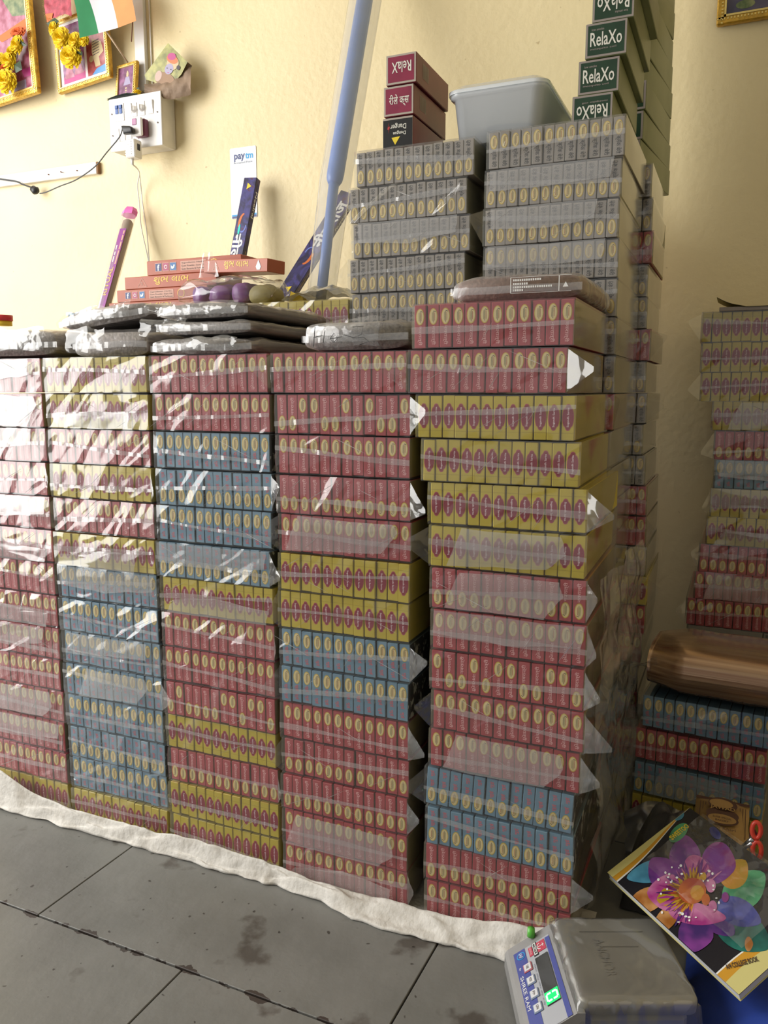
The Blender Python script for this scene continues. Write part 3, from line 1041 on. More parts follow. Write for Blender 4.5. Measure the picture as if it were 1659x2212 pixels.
loft([(0, rr(0.010, w - 0.010, 0.010, d - 0.010, 0.02)), (h * 0.9, rr(0.002, w - 0.002, 0.002, d - 0.002, 0.02)), (h * 0.92, rr(-0.004, w + 0.004, -0.004, d + 0.004, 0.022)), (h, rr(-0.004, w + 0.004, -0.004, d + 0.004, 0.022))], 'tub_plastic').build('body', t, True)
loft([(h * 0.97, rr(-0.007, w + 0.007, -0.007, d + 0.007, 0.024)), (h * 1.04, rr(-0.007, w + 0.007, -0.007, d + 0.007, 0.024)), (h * 1.05, rr(-0.003, w + 0.003, -0.003, d + 0.003, 0.022)), (h * 1.14, rr(0.004, w - 0.004, 0.004, d - 0.004, 0.022)),
      (h * 1.155, rr(0.010, w - 0.010, 0.010, d - 0.010, 0.02))], 'tub_plastic', False, True).build('lid', t, True)
mat('tub_content', (0.22, 0.36, 0.55), rough=0.7, vary=0.2)
V, F = slab_pts(0.12, 0.09, 0.05, p=2.2, seed=4)
o = MB().add(V, F, 'tub_content').build('blue_scoop', None, True)
o.location = (A.x + w * 0.45, 1.43 + 0.10, ZG + 0.012)
tag(o, 'blurred blue item lying inside the translucent tub', 'scoop')

# blue pole in its clear sleeve
mat('blue_plastic', (0.085, 0.20, 0.56), rough=0.3, vary=0.06)
t = thing('blue_pole', 'blue plastic handle rod in a clear sleeve leaning at the wall', 'pole', (0, 0, 0))
p0, p1, p2 = at(692, 655, 1.60), at(722, 392, 1.78), at(798, -60, 2.03)
p0.z = max(p0.z, 0.99)
dr = (p2 - p1).normalized()
MB().tube([p0, p1 - dr * 0.005], [0.0115, 0.0125], 'blue_plastic', n=14).build('rod', t, True)
MB().tube([p1 - dr * 0.01, p1 + dr * 0.004, p1 + dr * 0.02, p2], [0.0125, 0.019, 0.0205, 0.0205], 'blue_plastic', n=18).build('grip', t, True)
sl = []
for (xl, xr, y, Y) in ((666, 722, 640, 1.60), (690, 757, 400, 1.77), (764, 834, -60, 2.02)):
    sl.append((at(xl, y, Y), at(xr, y, Y)))
V = []
for a, b in sl:
    m_ = (a + b) / 2
    hw = (b - a) / 2
    for k in range(16):
        an = 2 * math.pi * k / 16
        V.append(m_ + hw * math.cos(an) + Vector((0, 0.024, 0)) * math.sin(an))
F = [(j * 16 + k, j * 16 + (k + 1) % 16, (j + 1) * 16 + (k + 1) % 16, (j + 1) * 16 + k) for j in range(2) for k in range(16)]
MB().add(V, F, 'sleeve_film').build('clear_sleeve', t, True)

# leaning dark blue incense cartons
def space_mat():
    m = mat('cosmic_card', (0.03, 0.03, 0.10), rough=0.3)
    nt = m.node_tree
    b = nt.nodes['Principled BSDF']
    tc = nt.nodes.new('ShaderNodeTexCoord')
    n = nt.nodes.new('ShaderNodeTexNoise')
    n.inputs['Scale'].default_value, n.inputs['Detail'].default_value, n.inputs['Distortion'].default_value = 11, 3, 2.5
    r = nt.nodes.new('ShaderNodeValToRGB')
    e = r.color_ramp.elements
    e[0].position, e[0].color = 0.30, (0.012, 0.010, 0.035, 1)
    e[1].position, e[1].color = 0.80, (0.10, 0.14, 0.42, 1)
    for p, c in ((0.45, (0.03, 0.024, 0.085, 1)), (0.56, (0.055, 0.05, 0.22, 1)), (0.62, (0.085, 0.025, 0.05, 1))):
        x = e.new(p)
        x.color = c
    nt.links.new(tc.outputs['Object'], n.inputs['Vector'])
    nt.links.new(n.outputs['Fac'], r.inputs['Fac'])
    nt.links.new(r.outputs['Color'], b.inputs['Base Color'])


space_mat()
mat('flame_ink', (0.62, 0.16, 0.04), rough=0.4)
mat('teal_foil', (0.05, 0.62, 0.52), rough=0.25, metal=0.3)
mat('blue_swirl', (0.16, 0.22, 0.62), rough=0.4)
mat('gold_ink', (0.62, 0.42, 0.10), rough=0.4)


def leaning_carton(P0, P1, w, th, label, flip=False):
    L = (P1 - P0).length
    ez = (P1 - P0).normalized()
    ex = Vector((0, 1, 0)).cross(ez).normalized()
    ey = ez.cross(ex)
    t = thing('incense_carton', label, 'incense carton')
    M = Matrix((ex, ey, ez)).transposed().to_4x4()
    M.translation = P0
    t.matrix_world = M
    MB().box(-w / 2, w / 2, 0, th, 0, L, 'cosmic_card', b=0.0012).build('body', t)
    S = (lambda x, z: (-x, L - z)) if flip else (lambda x, z: (x, z))
    mb = MB()
    arc = []
    for k in range(9):
        a = math.radians(100 + 13 * k)
        arc.append((0.004 + 0.017 * math.cos(a), L * .62 + 0.030 * math.sin(a)))
    inner = [(x * 0.62 + 0.003, (z - L * .62) * 0.86 + L * .62) for x, z in arc][::-1]
    mb.poly([S(x, z) for x, z in arc + inner], -0.0004, 'flame_ink')
    arc2 = [(0.004 + 0.012 * math.cos(math.radians(250 + 14 * k)), L * .60 + 0.022 * math.sin(math.radians(250 + 14 * k))) for k in range(9)]
    mb.poly([S(x, z) for x, z in arc2 + [(x * .8, (z - L * .6) * .8 + L * .6) for x, z in arc2[::-1]]], -0.0003, 'blue_swirl')
    mb.build('swirl_print', t)
    mb = MB()
    mb.poly([S(x, z) for x, z in ((-0.006, L * .90), (0.009, L * .925), (-0.005, L * .955))], -0.0005, 'warn_yellow')
    mb.build('warning_mark', t)
    if not flip:
        mb = MB()
        mb.disc(-0.006, L * .565, 0.0035, 0.016, -0.0006, 'teal_foil', n=14)
        mb.build('foil_mark', t)
    mb = MB()
    mb.text('नीलराज', S(-0.003, L * .31)[0], S(0, L * .31)[1], w * .78, -0.0006, 'white_print', ang=-math.pi / 2 if not flip else math.pi / 2, width=L * .44, bold=0.03)
    mb.build('lettering', t)
    # name down the narrow flank
    MS = Matrix(((0, 1, 0, w / 2 + 0.0005), (1, 0, 0, 0), (0, 0, 1, 0), (0, 0, 0, 1)))
    MS = Matrix(((0, -1, 0, w / 2 + 0.0004), (1, 0, 0, 0), (0, 0, 1, 0), (0, 0, 0, 1)))
    mb = MB()
    mb.text('Neelraj', th / 2, L * .78, th * .55, 0, 'white_print', ang=-math.pi / 2, width=L * .22, M=MS, bold=0.02)
    mb.text('The fragrance of nature', th / 2, L * .25, th * .3, 0, 'gold_ink', ang=-math.pi / 2, width=L * .3, M=MS)
    mb.build('flank_lettering', t)
    return t


a0, a1 = at(498, 615, YW - 0.13), at(541, 383, YW - 0.052)
leaning_carton(a0 - (a1 - a0) * 0.12, a1, 0.043, 0.022, 'dark blue incense carton leaning upright over the payment sticker')
b0, b1 = at(612, 640, YW - 0.21), at(752, 415, YW - 0.045)
leaning_carton(b0, b1, 0.046, 0.022, 'dark blue incense carton leaning aslant behind the blue pole', True)

# orange cartons
mat('orange_card', (0.44, 0.105, 0.05), rough=0.4, vary=0.06)
mat('orange_ink', (0.78, 0.50, 0.05), rough=0.4)
mat('pale_line', (0.62, 0.34, 0.26), rough=0.5)
mat('icon_blue', (0.02, 0.035, 0.16), rough=0.4)
mat('icon_pink', (0.42, 0.06, 0.14), rough=0.4)
mat('icon_sky', (0.04, 0.16, 0.40), rough=0.4)
mat('silver_spot', (0.62, 0.68, 0.70), rough=0.3)


def orange_carton(p, L, h, d, label, face, rz=0.0, z=None):
    t = thing('orange_carton', label, 'carton', (p.x, p.y, p.z if z is None else z), (0, 0, rz), 'orange cartons behind the dark packs')
    bd_ = MB().box(0, L, 0, d, 0, h, 'orange_card', b=0.001).build('body', t)
    mb = MB()
    y = -0.0004
    if face == 'name':
        mb.text('શુભ લાભ', L * .52, h * .55, h * .62, y, 'orange_ink', width=L * .38, bold=0.012, shear=0.15)
        for a, b in (((.15, .15), (.20, .85)), ((.20, .85), (.25, .15)), ((.25, .15), (.15, .15))):
            v = Vector(((b[0] - a[0]) * L, 0, (b[1] - a[1]) * h)).normalized()
            n = Vector((-v.z, 0, v.x)) * 0.0005
            P, Q = Vector((a[0] * L, y, a[1] * h)), Vector((b[0] * L, y, b[1] * h))
            mb.add([P - n, Q - n, Q + n, P + n], [(0, 1, 2, 3)], 'pale_line')
        mb.text('SL', L * .20, h * .40, h * .28, y, 'pale_line')
    else:
        for k, (m, x) in enumerate((('icon_blue', .13), ('icon_pink', .21), ('icon_sky', .29))):
            mb.quad(L * x - h * .30, L * x + h * .30, h * .22, h * .82, y, 'pale_line')
            mb.quad(L * x - h * .26, L * x + h * .26, h * .26, h * .78, y - 0.0002, m)
        mb.text('f', L * .13, h * .5, h * .44, y - 0.0004, 'white_print', bold=0.03)
        mb.disc(L * .21, h * .52, h * .14, h * .14, y - 0.0004, 'white_print', n=16)
        mb.disc(L * .21, h * .52, h * .09, h * .09, y - 0.0006, 'icon_pink', n=16)
        mb.poly([(L * .29 + h * a, h * b) for a, b in ((-.18, .60), (0, .50), (.06, .66), (.17, .62), (.10, .42), (-.05, .34), (-.17, .38))], y - 0.0004, 'white_print')
        mb.quad(L * .37, L * .64, h * .18, h * .84, y, 'pale_line')
        for k, (s, ww) in enumerate((('Ingredients: Herbs,', .24), ('Gum Powder, Gum Oil,', .25), ('Gum Benzoin & Perfumes', .25))):
            mb.text(s, L * .505, h * (.70 - .2 * k), h * .13, y - 0.0002, 'oval_mark', width=L * ww)
        mb.disc(L * .72, h * .5, h * .36, h * .36, y, 'orange_ink', n=20)
        mb.disc(L * .72, h * .5, h * .29, h * .29, y - 0.0002, 'orange_card', n=20)
    mb.build('print', bd_)
    return t


YO = 1.50
zs = 0.9915
for i, (px, py, face, lab) in enumerate(((236, 678, 'name', 'lowest orange carton of the four stacked behind the dark packs'), (253, 650, 'icons', 'second orange carton up, with social media icons'),
                                         (270, 625, 'name', 'third orange carton up, with yellow lettering'), (318, 598, 'icons', 'uppermost orange carton of the four, with social media icons'))):
    p = at(px, py, YO)
    orange_carton(p, 0.25, 0.0268 if i != 3 else 0.031, 0.10, lab, face, z=zs + i * 0.0275)
p = at(440, 597, 1.475)
t = orange_carton(p, 0.178, 0.026, 0.055, 'orange carton lying aslant on the purple packets, its end open', 'name', rz=-0.20, z=1.0675)
t.rotation_euler = (0, 0.06, -0.16)
MB().poly([(0.150, 0.004), (0.158, 0.004), (0.161, 0.010), (0.154, 0.024), (0.147, 0.010)], -0.0006, 'silver_spot').build('drop_mark', t)

# bag of purple packets
mat('purple_wrap', (0.16, 0.03, 0.20), rough=0.35, vary=0.2, bump=0.4, bscale=40)
mat('olive_wrap', (0.30, 0.25, 0.10), rough=0.5, vary=0.15)
t = thing('packet_bag', 'clear bag of purple packets beside the orange cartons', 'bag', (0, 0, 0))
base = at(490, 640, 1.435)
t.location = (base.x, 1.435, 0.9915)
for k, (x, ww, m) in enumerate(((-0.065, .045, 'purple_wrap'), (-0.018, .05, 'purple_wrap'), (0.030, .042, 'purple_wrap'), (0.077, .052, 'olive_wrap'))):
    V, F = slab_pts(ww, 0.06, 0.046 if k < 3 else 0.040, p=2.6, seed=k * 3.1, amp=0.006, nu=24, nv=8)
    MB().add([(a + x, b, c) for a, b, c in V], F, m).build('purple_packet' if k < 3 else 'olive_packet', t, True)
V, F = slab_pts(0.235, 0.085, 0.056, p=2.5, seed=21, amp=0.012, nu=48, nv=14)
MB().add([(a - 0.005, b - 0.012, c) for a, b, c in V], F, 'clear_bag').build('bag', t, True)
mb = MB().grid(lambda u, v: (-0.035 + (u - .5) * (0.05 - 0.03 * v) + 0.004 * nz(u * 5, v * 4, 3), -0.012 + 0.008 * nz(u * 3, v * 3, 8), 0.058 + 0.05 * v), 6, 6, 'film_ear')
mb.build('bag_knot', t, True)
# small yellow and grey things next to it
mat('bright_yellow', (0.80, 0.55, 0.03), rough=0.4)
p = at(640, 640, 1.46)
o = MB().add([(0, 0, 0), (0.035, 0, 0), (0.03, 0.03, 0.004), (-0.01, 0.03, 0.004), (0.004, 0.002, 0.026), (0.03, 0.004, 0.014), (0.0, 0.026, 0.02), (0.026, 0.026, 0.012)],
             [(0, 1, 5, 4), (1, 2, 7, 5), (2, 3, 6, 7), (3, 0, 4, 6), (4, 5, 7, 6), (3, 2, 1, 0)], 'bright_yellow').build('yellow_packet', None)
o.location = (p.x - 0.018, 1.46, 0.992)
tag(o, 'small bright yellow folded packet behind the open orange carton', 'packet')
o = MB().grid(lambda u, v: ((u - .5) * 0.15, v * 0.12, 0.004 + 0.030 * math.sin(math.pi * u) ** 0.8 * (0.5 + 0.5 * math.sin(math.pi * v)) + 0.008 * nz(u * 7, v * 6, 5)), 22, 10, 'grey_polythene').build('polythene_wad', None, True)
p = at(690, 640, 1.44)
o.location = (p.x, 1.42, 0.9915)
tag(o, 'wad of grey crumpled polythene on the yellow bundle at the pole foot', 'polythene')

# clear tube bag with a pink cap
mat('pink_cap', (0.78, 0.16, 0.50), rough=0.35)
mat('purple_label', (0.27, 0.05, 0.26), rough=0.4, vary=0.08)
mat('tan_stick', (0.36, 0.23, 0.15), rough=0.7, vary=0.1)
t = thing('incense_tube', 'clear tube of incense with pink cap and purple label leaning on the wall', 'incense tube')
P0, P1 = at(214, 700, YW - 0.20), at(281, 458, YW - 0.05)
ez = (P1 - P0).normalized()
ex = Vector((0, 1, 0)).cross(ez).normalized()
ey = ez.cross(ex)
M = Matrix((ex, ey, ez)).transposed().to_4x4()
M.translation = P0
t.matrix_world = M
L = (P1 - P0).length
hexa = lambda r, z, k=6: [(1.2 * r * math.cos(2 * math.pi * i / k + .3), r * .8 * math.sin(2 * math.pi * i / k + .3), z) for i in range(k)]
MB().tube([(0.004, 0, 0.01), (0.004, 0, L * .90), (0.004, 0, L * .92)], [0.016, 0.016, 0.010], 'tan_stick', n=12).build('incense_bundle_core', t, True)
vs = hexa(0.0235, 0, 12) + hexa(0.0225, L * .5, 12) + hexa(0.0205, L * .97, 12)
MB().add(vs, [(j * 12 + i, j * 12 + (i + 1) % 12, (j + 1) * 12 + (i + 1) % 12, (j + 1) * 12 + i) for j in range(2) for i in range(12)], 'sleeve_film').build('clear_sleeve', t, True)
vs = hexa(0.0225, L * .965) + hexa(0.0225, L * 1.0) + hexa(0.017, L * 1.03)
MB().add(vs, [(j * 6 + i, j * 6 + (i + 1) % 6, (j + 1) * 6 + (i + 1) % 6, (j + 1) * 6 + i) for j in range(2) for i in range(6)] + [list(range(5, -1, -1)), list(range(12, 18))], 'pink_cap').build('cap', t)
mb = MB()
mb.box(-0.004, 0.0205, -0.0168, -0.0160, 0, L * .82, 'purple_label')
mb.build('label_band', t)
mb = MB()
mb.text('RITUAL', 0.006, L * .35, 0.015, -0.0174, 'gold_ink', ang=math.pi / 2, width=L * .25, bold=0.02)
for z0, z1 in ((.50, .62), (.63, .70), (.71, .76), (.77, .80)):
    mb.quad(0.0125, 0.018, L * z0, L * z1, -0.0174, 'pale_line')
for z0, z1 in ((.52, .57), (.58, .61), (.63, .67)):
    mb.quad(0.001, 0.005, L * z0, L * z1, -0.0174, 'badge_ink')
mb.build('lettering', t)

# jar at the frame edge
mat('jar_red', (0.62, 0.03, 0.04), rough=0.3)
p = at(8, 712, 1.30)
t = thing('small_jar', 'small jar with a red cap standing on the dark pack at the frame edge', 'jar', (p.x, 1.30, 0.957))
tp = p.z + 0.0345
MB().tube([(0, 0, 0), (0, 0, max(0.01, tp - 0.9915))], 0.018, 'bright_yellow', n=20).build('body', t, True)
MB().tube([(0, 0, max(0.01, tp - 0.9915)), (0, 0, max(0.01, tp - 0.9915) + 0.012)], 0.020, 'jar_red', n=20).build('cap', t, True)
# ------------------------------------------------------------------ things on the wall
mat('gilt', (0.58, 0.34, 0.045), rough=0.3, metal=0.45, vary=0.2, scale=80, bump=0.5, bscale=90)
mat('gilt_light', (0.85, 0.65, 0.22), rough=0.25, metal=0.4)
mat('white_plastic', (0.82, 0.80, 0.77), rough=0.35, vary=0.03)
mat('dirty_white', (0.78, 0.75, 0.70), rough=0.5, vary=0.08, scale=14)
mat('mount_white', (0.80, 0.76, 0.78), rough=0.5)
for nme, a, b in (('print_pink', (0.44, 0.06, 0.13), (0.62, 0.22, 0.33)), ('print_red', (0.42, 0.035, 0.055), (0.60, 0.16, 0.16)), ('print_green', (0.12, 0.20, 0.07), (0.33, 0.36, 0.16)),
                  ('print_violet', (0.20, 0.045, 0.13), (0.42, 0.16, 0.34)), ('print_lime', (0.28, 0.28, 0.05), (0.55, 0.52, 0.14))):
    mat(nme, tuple(.6 * c for c in a), rough=0.3, col2=tuple(.75 * c for c in b), scale=45)
mat('skin_print', (0.52, 0.36, 0.30), rough=0.4)
mat('lilac_print', (0.36, 0.31, 0.46), rough=0.4)
mat('cream_print', (0.56, 0.44, 0.25), rough=0.4)
mat('sky_print', (0.10, 0.30, 0.62), rough=0.4)
mat('magenta_print', (0.46, 0.035, 0.20), rough=0.4)
mat('dark_print', (0.05, 0.035, 0.04), rough=0.5)
mat('orange_petal', (0.72, 0.15, 0.03), rough=0.6)
mat('marigold', (0.86, 0.62, 0.015), rough=0.6, vary=0.12, scale=90)
mat('leaf_green', (0.05, 0.085, 0.045), rough=0.5, vary=0.2)
mat('chunri_red', (0.42, 0.06, 0.09), rough=0.6, vary=0.25, scale=70)
mat('tinsel', (0.85, 0.62, 0.22), rough=0.2, metal=0.7)
mat('frame_glass', (0.9, 0.9, 0.9), rough=0.05)


def hung_frame(BL, BR, H, name, label, border, pic, depth=0.016, lean=0.0):
    ex = (BR - BL).normalized()
    ez = Vector((0, -math.sin(lean), math.cos(lean)))
    ez = (ez - ex * ez.dot(ex)).normalized()
    ey = ez.cross(ex)
    M = Matrix((ex, ey, ez)).transposed().to_4x4()
    M.translation = BL
    t = thing(name, label, 'framed picture')
    t.matrix_world = M
    w = (BR - BL).length
    b = border
    mb = MB()
    mb.box(0, w, 0, depth, 0, b, 'gilt', b=0.003)
    mb.box(0, w, 0, depth, H - b, H, 'gilt', b=0.003)
    mb.box(0, b, 0, depth, b * .5, H - b * .5, 'gilt', b=0.003)
    mb.box(w - b, w, 0, depth, b * .5, H - b * .5, 'gilt', b=0.003)
    fr_ = mb.build('frame', t)
    mb = MB()
    e = b * 0.86
    for (x0, x1, z0, z1) in ((e, w - e, e, b * 1.08), (e, w - e, H - b * 1.08, H - e), (e, b * 1.08, e, H - e), (w - b * 1.08, w - e, e, H - e)):
        mb.box(x0, x1, -0.0015, 0.004, z0, z1, 'gilt_light')
    # ribbed moulding
    n = int(w / 0.007)
    for i in range(n):
        x = (i + .5) * w / n
        mb.box(x - 0.0018, x + 0.0010, -0.0012, 0.002, b * .52, b * .74, 'gilt_light')
    n = int(H / 0.007)
    for i in range(n):
        z = (i + .5) * H / n
        mb.box(w - b * .74, w - b * .52, -0.0012, 0.002, z - 0.0018, z + 0.001, 'gilt_light')
        mb.box(b * .52, b * .74, -0.0012, 0.002, z - 0.0018, z + 0.001, 'gilt_light')
    mb.build('moulding', fr_)
    mb = MB()
    pic(mb, b, w - b, b, H - b)
    mb.build('picture_print', t)
    return t


def fig(mb, x, z, s, robe, skin='skin_print', y=0.0046, halo=None):
    """A small seated printed figure."""
    if halo:
        mb.disc(x, z + s * .80, s * .26, s * .28, y, halo, n=18)
    mb.poly([(x - s * .42, z), (x + s * .42, z), (x + s * .30, z + s * .30), (x + s * .20, z + s * .62), (x - s * .20, z + s * .62), (x - s * .30, z + s * .30)], y - 0.0002, robe)
    mb.disc(x, z + s * .76, s * .13, s * .16, y - 0.0004, skin, n=14)
    mb.poly([(x - s * .14, z + s * .84), (x + s * .14, z + s * .84), (x + s * .07, z + s * 1.02), (x, z + s * 1.10), (x - s * .07, z + s * 1.02)], y - 0.0005, 'cream_print')


def pic_a(mb, x0, x1, z0, z1):
    w, h = x1 - x0, z1 - z0
    mb.quad(x0, x1, z0, z1, 0.005, 'print_pink')
    mb.poly([(x1 - w * .30, z1), (x1, z1), (x1, z1 - h * .32), (x1 - w * .16, z1 - h * .28)], 0.0048, 'print_green')
    mb.poly([(x1 - w * .36, z1 - h * .42), (x1, z1 - h * .34), (x1, z1 - h * .44), (x1 - w * .30, z1 - h * .48)], 0.0046, 'orange_petal')
    fig(mb, x1 - w * .62, z0 + h * .42, h * .40, 'lilac_print', 'lilac_print', halo='cream_print')
    fig(mb, x1 - w * .20, z0 + h * .10, h * .36, 'print_pink')
    mb.disc(x1 - w * .18, z0 + h * .36, h * .055, h * .06, 0.0040, 'dark_print', n=14)
    fig(mb, x1 - w * .50, z0 + h * .02, h * .26, 'magenta_print')
    fig(mb, x0 + w * .22, z0 + h * .04, h * .3, 'lilac_print')
    mb.quad(x1 - w * .14, x1, z0 + h * .12, z0 + h * .2, 0.0045, 'magenta_print')
    mb.quad(x1 - w * .34, x1 - w * .08, z0 + h * .02, z0 + h * .1, 0.0044, 'lilac_print')


def pic_b(mb, x0, x1, z0, z1):
    w, h = x1 - x0, z1 - z0
    mb.quad(x0, x1, z0, z1, 0.005, 'mount_white')
    xm = x0 + w * .56
    mb.quad(x0 + w * .07, xm - w * .02, z0 + h * .05, z1 - h * .05, 0.0048, 'print_violet')
    mb.quad(xm + w * .03, x1 - w * .03, z0 + h * .05, z1 - h * .05, 0.0048, 'print_red')
    mb.quad(x0 + w * .07, xm - w * .02, z0 + h * .05, z0 + h * .16, 0.0047, 'magenta_print')
    fig(mb, x0 + w * .20, z0 + h * .12, h * .30, 'print_pink', 'cream_print')
    fig(mb, x0 + w * .41, z0 + h * .14, h * .28, 'print_pink', 'cream_print')
    # striped cat and rider
    mb.poly([(xm + w * .16, z0 + h * .60), (xm + w * .34, z0 + h * .52), (xm + w * .38, z0 + h * .36), (xm + w * .28, z0 + h * .30), (xm + w * .30, z0 + h * .16), (xm + w * .20, z0 + h * .16), (xm + w * .14, z0 + h * .40)], 0.0046, 'cream_print')
    for k in range(6):
        z = z0 + h * (.34 + .04 * k)
        mb.poly([(xm + w * .16, z), (xm + w * .30, z + h * .02), (xm + w * .30, z + h * .03), (xm + w * .16, z + h * .012)], 0.0044, 'dark_print')
    mb.disc(xm + w * .12, z0 + h * .30, w * .045, h * .05, 0.0045, 'cream_print', n=14)
    mb.poly([(xm + w * .12, z0 + h * .05), (x1 - w * .03, z0 + h * .05), (x1 - w * .03, z0 + h * .16), (xm + w * .22, z0 + h * .13)], 0.0043, 'sky_print')
    mb.disc(xm + w * .30, z0 + h * .74, w * .06, h * .06, 0.0046, 'warn_yellow', n=14)


def pic_c(mb, x0, x1, z0, z1):
    w, h = x1 - x0, z1 - z0
    mb.quad(x0, x1, z0, z1, 0.003, 'print_violet')
    fig(mb, (x0 + x1) / 2 + w * .06, z0 + h * .36, h * .45, 'lilac_print', 'cream_print', y=0.0028)
    for k in range(3):
        mb.disc((x0 + x1) / 2, z0 + h * (.08 + .09 * k), w * .06, h * .03, 0.0027, 'cream_print', n=10)


def pic_d(mb, x0, x1, z0, z1):
    w, h = x1 - x0, z1 - z0
    mb.quad(x0, x1, z0, z1, 0.005, 'dusk_print')
    mb.disc(x0 + w * .62, z0 + h * .20, w * .34, h * .12, 0.0046, 'print_pink', n=24)
    mb.disc(x0 + w * .18, z0 + h * .06, w * .09, h * .03, 0.0046, 'print_green', n=16)


mat('dusk_print', (0.05, 0.05, 0.10), rough=0.3, col2=(0.12, 0.10, 0.16), scale=12)
BLf, BRf = at(-118, 266, YW - 0.022), at(82, 199, YW - 0.058)
TRf = at(62, 0, YW - 0.058)
Hf = (TRf.z - BRf.z) * 1.32
hung_frame(BLf, BRf, Hf, 'framed_print', 'large gilt-framed devotional print hung with marigolds at the frame edge', 0.021, pic_a)
BLm, BRm = at(125, 203, YW - 0.022), at(238, 165, YW - 0.05)
hung_frame(BLm, BRm, at(112, 62, YW - 0.022).z - BLm.z + 0.02, 'framed_print', 'gilt-framed double print partly covered by the paper flag', 0.0135, pic_b)
p0 = at(1547, 55, YW - 0.018)
hung_frame(p0, p0 + Vector((0.26, 0, 0)), 0.34, 'framed_print', 'gilt-framed dark picture high on the wall above the corner stack', 0.0185, pic_d)

# marigold garlands


def flower_mesh(name='flower', m='marigold'):
    mb = MB()
    for ring in range(6):
        ph = math.radians(8 + ring * 16)
        k = max(6, int(22 * math.cos(ph)))
        for i in range(k):
            a = 2 * math.pi * (i + ring * .5) / k + 0.25 * nz(i * 2.1, ring * 3.3, 1)
            ph = math.radians(8 + ring * 16 + 16 * nz(i * 1.7, ring * 2.9, 5))
            d = Vector((math.cos(a) * math.cos(ph), -math.sin(ph), math.sin(a) * math.cos(ph)))
            tg = Vector((-math.sin(a), 0, math.cos(a)))
            up = d.cross(tg)
            r = 1.0
            c = d * (r * .72)
            mb.add([c - tg * .13, c + tg * .13, d * r + tg * .17 + up * .04, d * 1.08 * r, d * r - tg * .17 - up * .04], [(0, 1, 2, 3, 4)], m)
    V, F = [], []
    for j in range(7):
        ph = -math.pi / 2 + math.pi * j / 6
        for i in range(12):
            a = 2 * math.pi * i / 12
            V.append((.72 * math.cos(ph) * math.cos(a), .72 * math.sin(ph), .72 * math.cos(ph) * math.sin(a)))
    F = [(j * 12 + i, j * 12 + (i + 1) % 12, (j + 1) * 12 + (i + 1) % 12, (j + 1) * 12 + i) for j in range(6) for i in range(12)]
    mb.add(V, F, m)
    return mb.mesh(name)


FLW = flower_mesh()


def garland(label, fl, leaves, Y, oranges=()):
    c0 = at(fl[0][0], fl[0][1], Y)
    t = thing('marigold_garland', label, 'garland', c0, group='marigold garlands on the pictures')
    for (x, y, rx, rz, ang) in fl:
        p = at(x, y, Y) - c0
        k = (at(x + 1, y, Y) - at(x, y, Y)).length
        o = link('flower', FLW, t)
        o.location = p
        o.scale = (rx * k, min(rx, rz) * k * .75, rz * k)
        o.rotation_euler = (0, ang, 0)
    for pts in leaves:
        vs = [at(x, y, Y - 0.004) - c0 for x, y in pts]
        c = sum(vs, Vector()) / len(vs) + Vector((0, -0.006, 0))
        n = len(vs)
        MB().add(vs + [c], [(i, (i + 1) % n, n) for i in range(n)], 'leaf_green').build('leaf', t)
    for (x, y, rx, rz) in oranges:
        o = link('orange_flower', OFL, t)
        k = (at(x + 1, y, Y) - at(x, y, Y)).length
        o.location = at(x, y, Y) - c0
        o.scale = (rx * k, min(rx, rz) * k * .7, rz * k)
    mb = MB()
    mb.tube([at(x, y, Y + 0.006) - c0 for (x, y, *_) in fl], 0.0012, 'leaf_green', n=5)
    mb.build('string', t)


OFL = flower_mesh('orange_flower', 'orange_petal')
garland('garland of yellow marigolds hanging across the large framed print', [(39, 98, 12, 15, .5), (27, 114, 10, 10, 0), (22, 133, 14, 14, .4), (4, 128, 9, 9, 0), (-2, 150, 10, 12, 0), (16, 177, 22, 18, .25)],
        [[(20, 70), (45, 85), (58, 98), (50, 100), (36, 88)], [(30, 140), (44, 130), (48, 150), (34, 158)], [(-4, 158), (20, 160), (34, 170), (6, 168)]], YW - 0.072, [(40, 70, 16, 8), (12, 149, 12, 8)])
garland('garland of yellow marigolds on the double print below the flag', [(118, 63, 10, 13, .2), (136, 84, 18, 17, .6), (164, 90, 13, 14, .3), (182, 88, 11, 9, 0), (156, 124, 22, 18, .3)],
        [[(100, 50), (118, 38), (128, 46), (112, 62)], [(133, 104), (150, 98), (166, 104), (148, 110)], [(162, 106), (178, 112), (178, 122), (166, 116)], [(134, 104), (150, 104), (140, 112)]], YW - 0.066)

# red fringed cloth
t = thing('fringed_cloth', 'red cloth with a gold fringe draped over the double print', 'cloth', at(120, 20, YW - 0.058))
c0 = Vector(t.location)
pts = lambda u, v: (at(92 + 62 * u + 6 * v * (1 - u), -30 + (62 + 6 * math.sin(u * 6)) * v + 6 * u * v, YW - 0.058) - c0) + Vector((0, 0.006 * nz(u * 7, v * 5, 3), 0))
MB().grid(pts, 16, 10, 'chunri_red').build('cloth', t, True)
mb = MB()
for i in range(26):
    u = i / 25
    a = Vector(pts(u, 1.0))
    mb.tube([a, a + Vector((0.001 * nz(i, 0, 0), -0.004, -0.006)), a + Vector((0.003 * nz(i, 3, 0), -0.003, -0.013 - 0.004 * nz(i * .7, 1, 0)))], [0.0006, 0.0006, 0.0002], 'tinsel', n=4)
for i in range(10):
    a = Vector(pts(0.0, 0.45 + i * 0.055))
    mb.tube([a, a + Vector((-0.006 - 0.003 * nz(i, 5, 0), -0.002, -0.003))], [0.0007, 0.0002], 'tinsel', n=4)
mb.build('fringe', t)
t2 = MB().add([at(*q, YW - 0.060) - c0 for q in ((98, 30), (114, 28), (112, 45), (102, 50))], [(0, 1, 2, 3)], 'orange_petal').build('orange_patch', t)

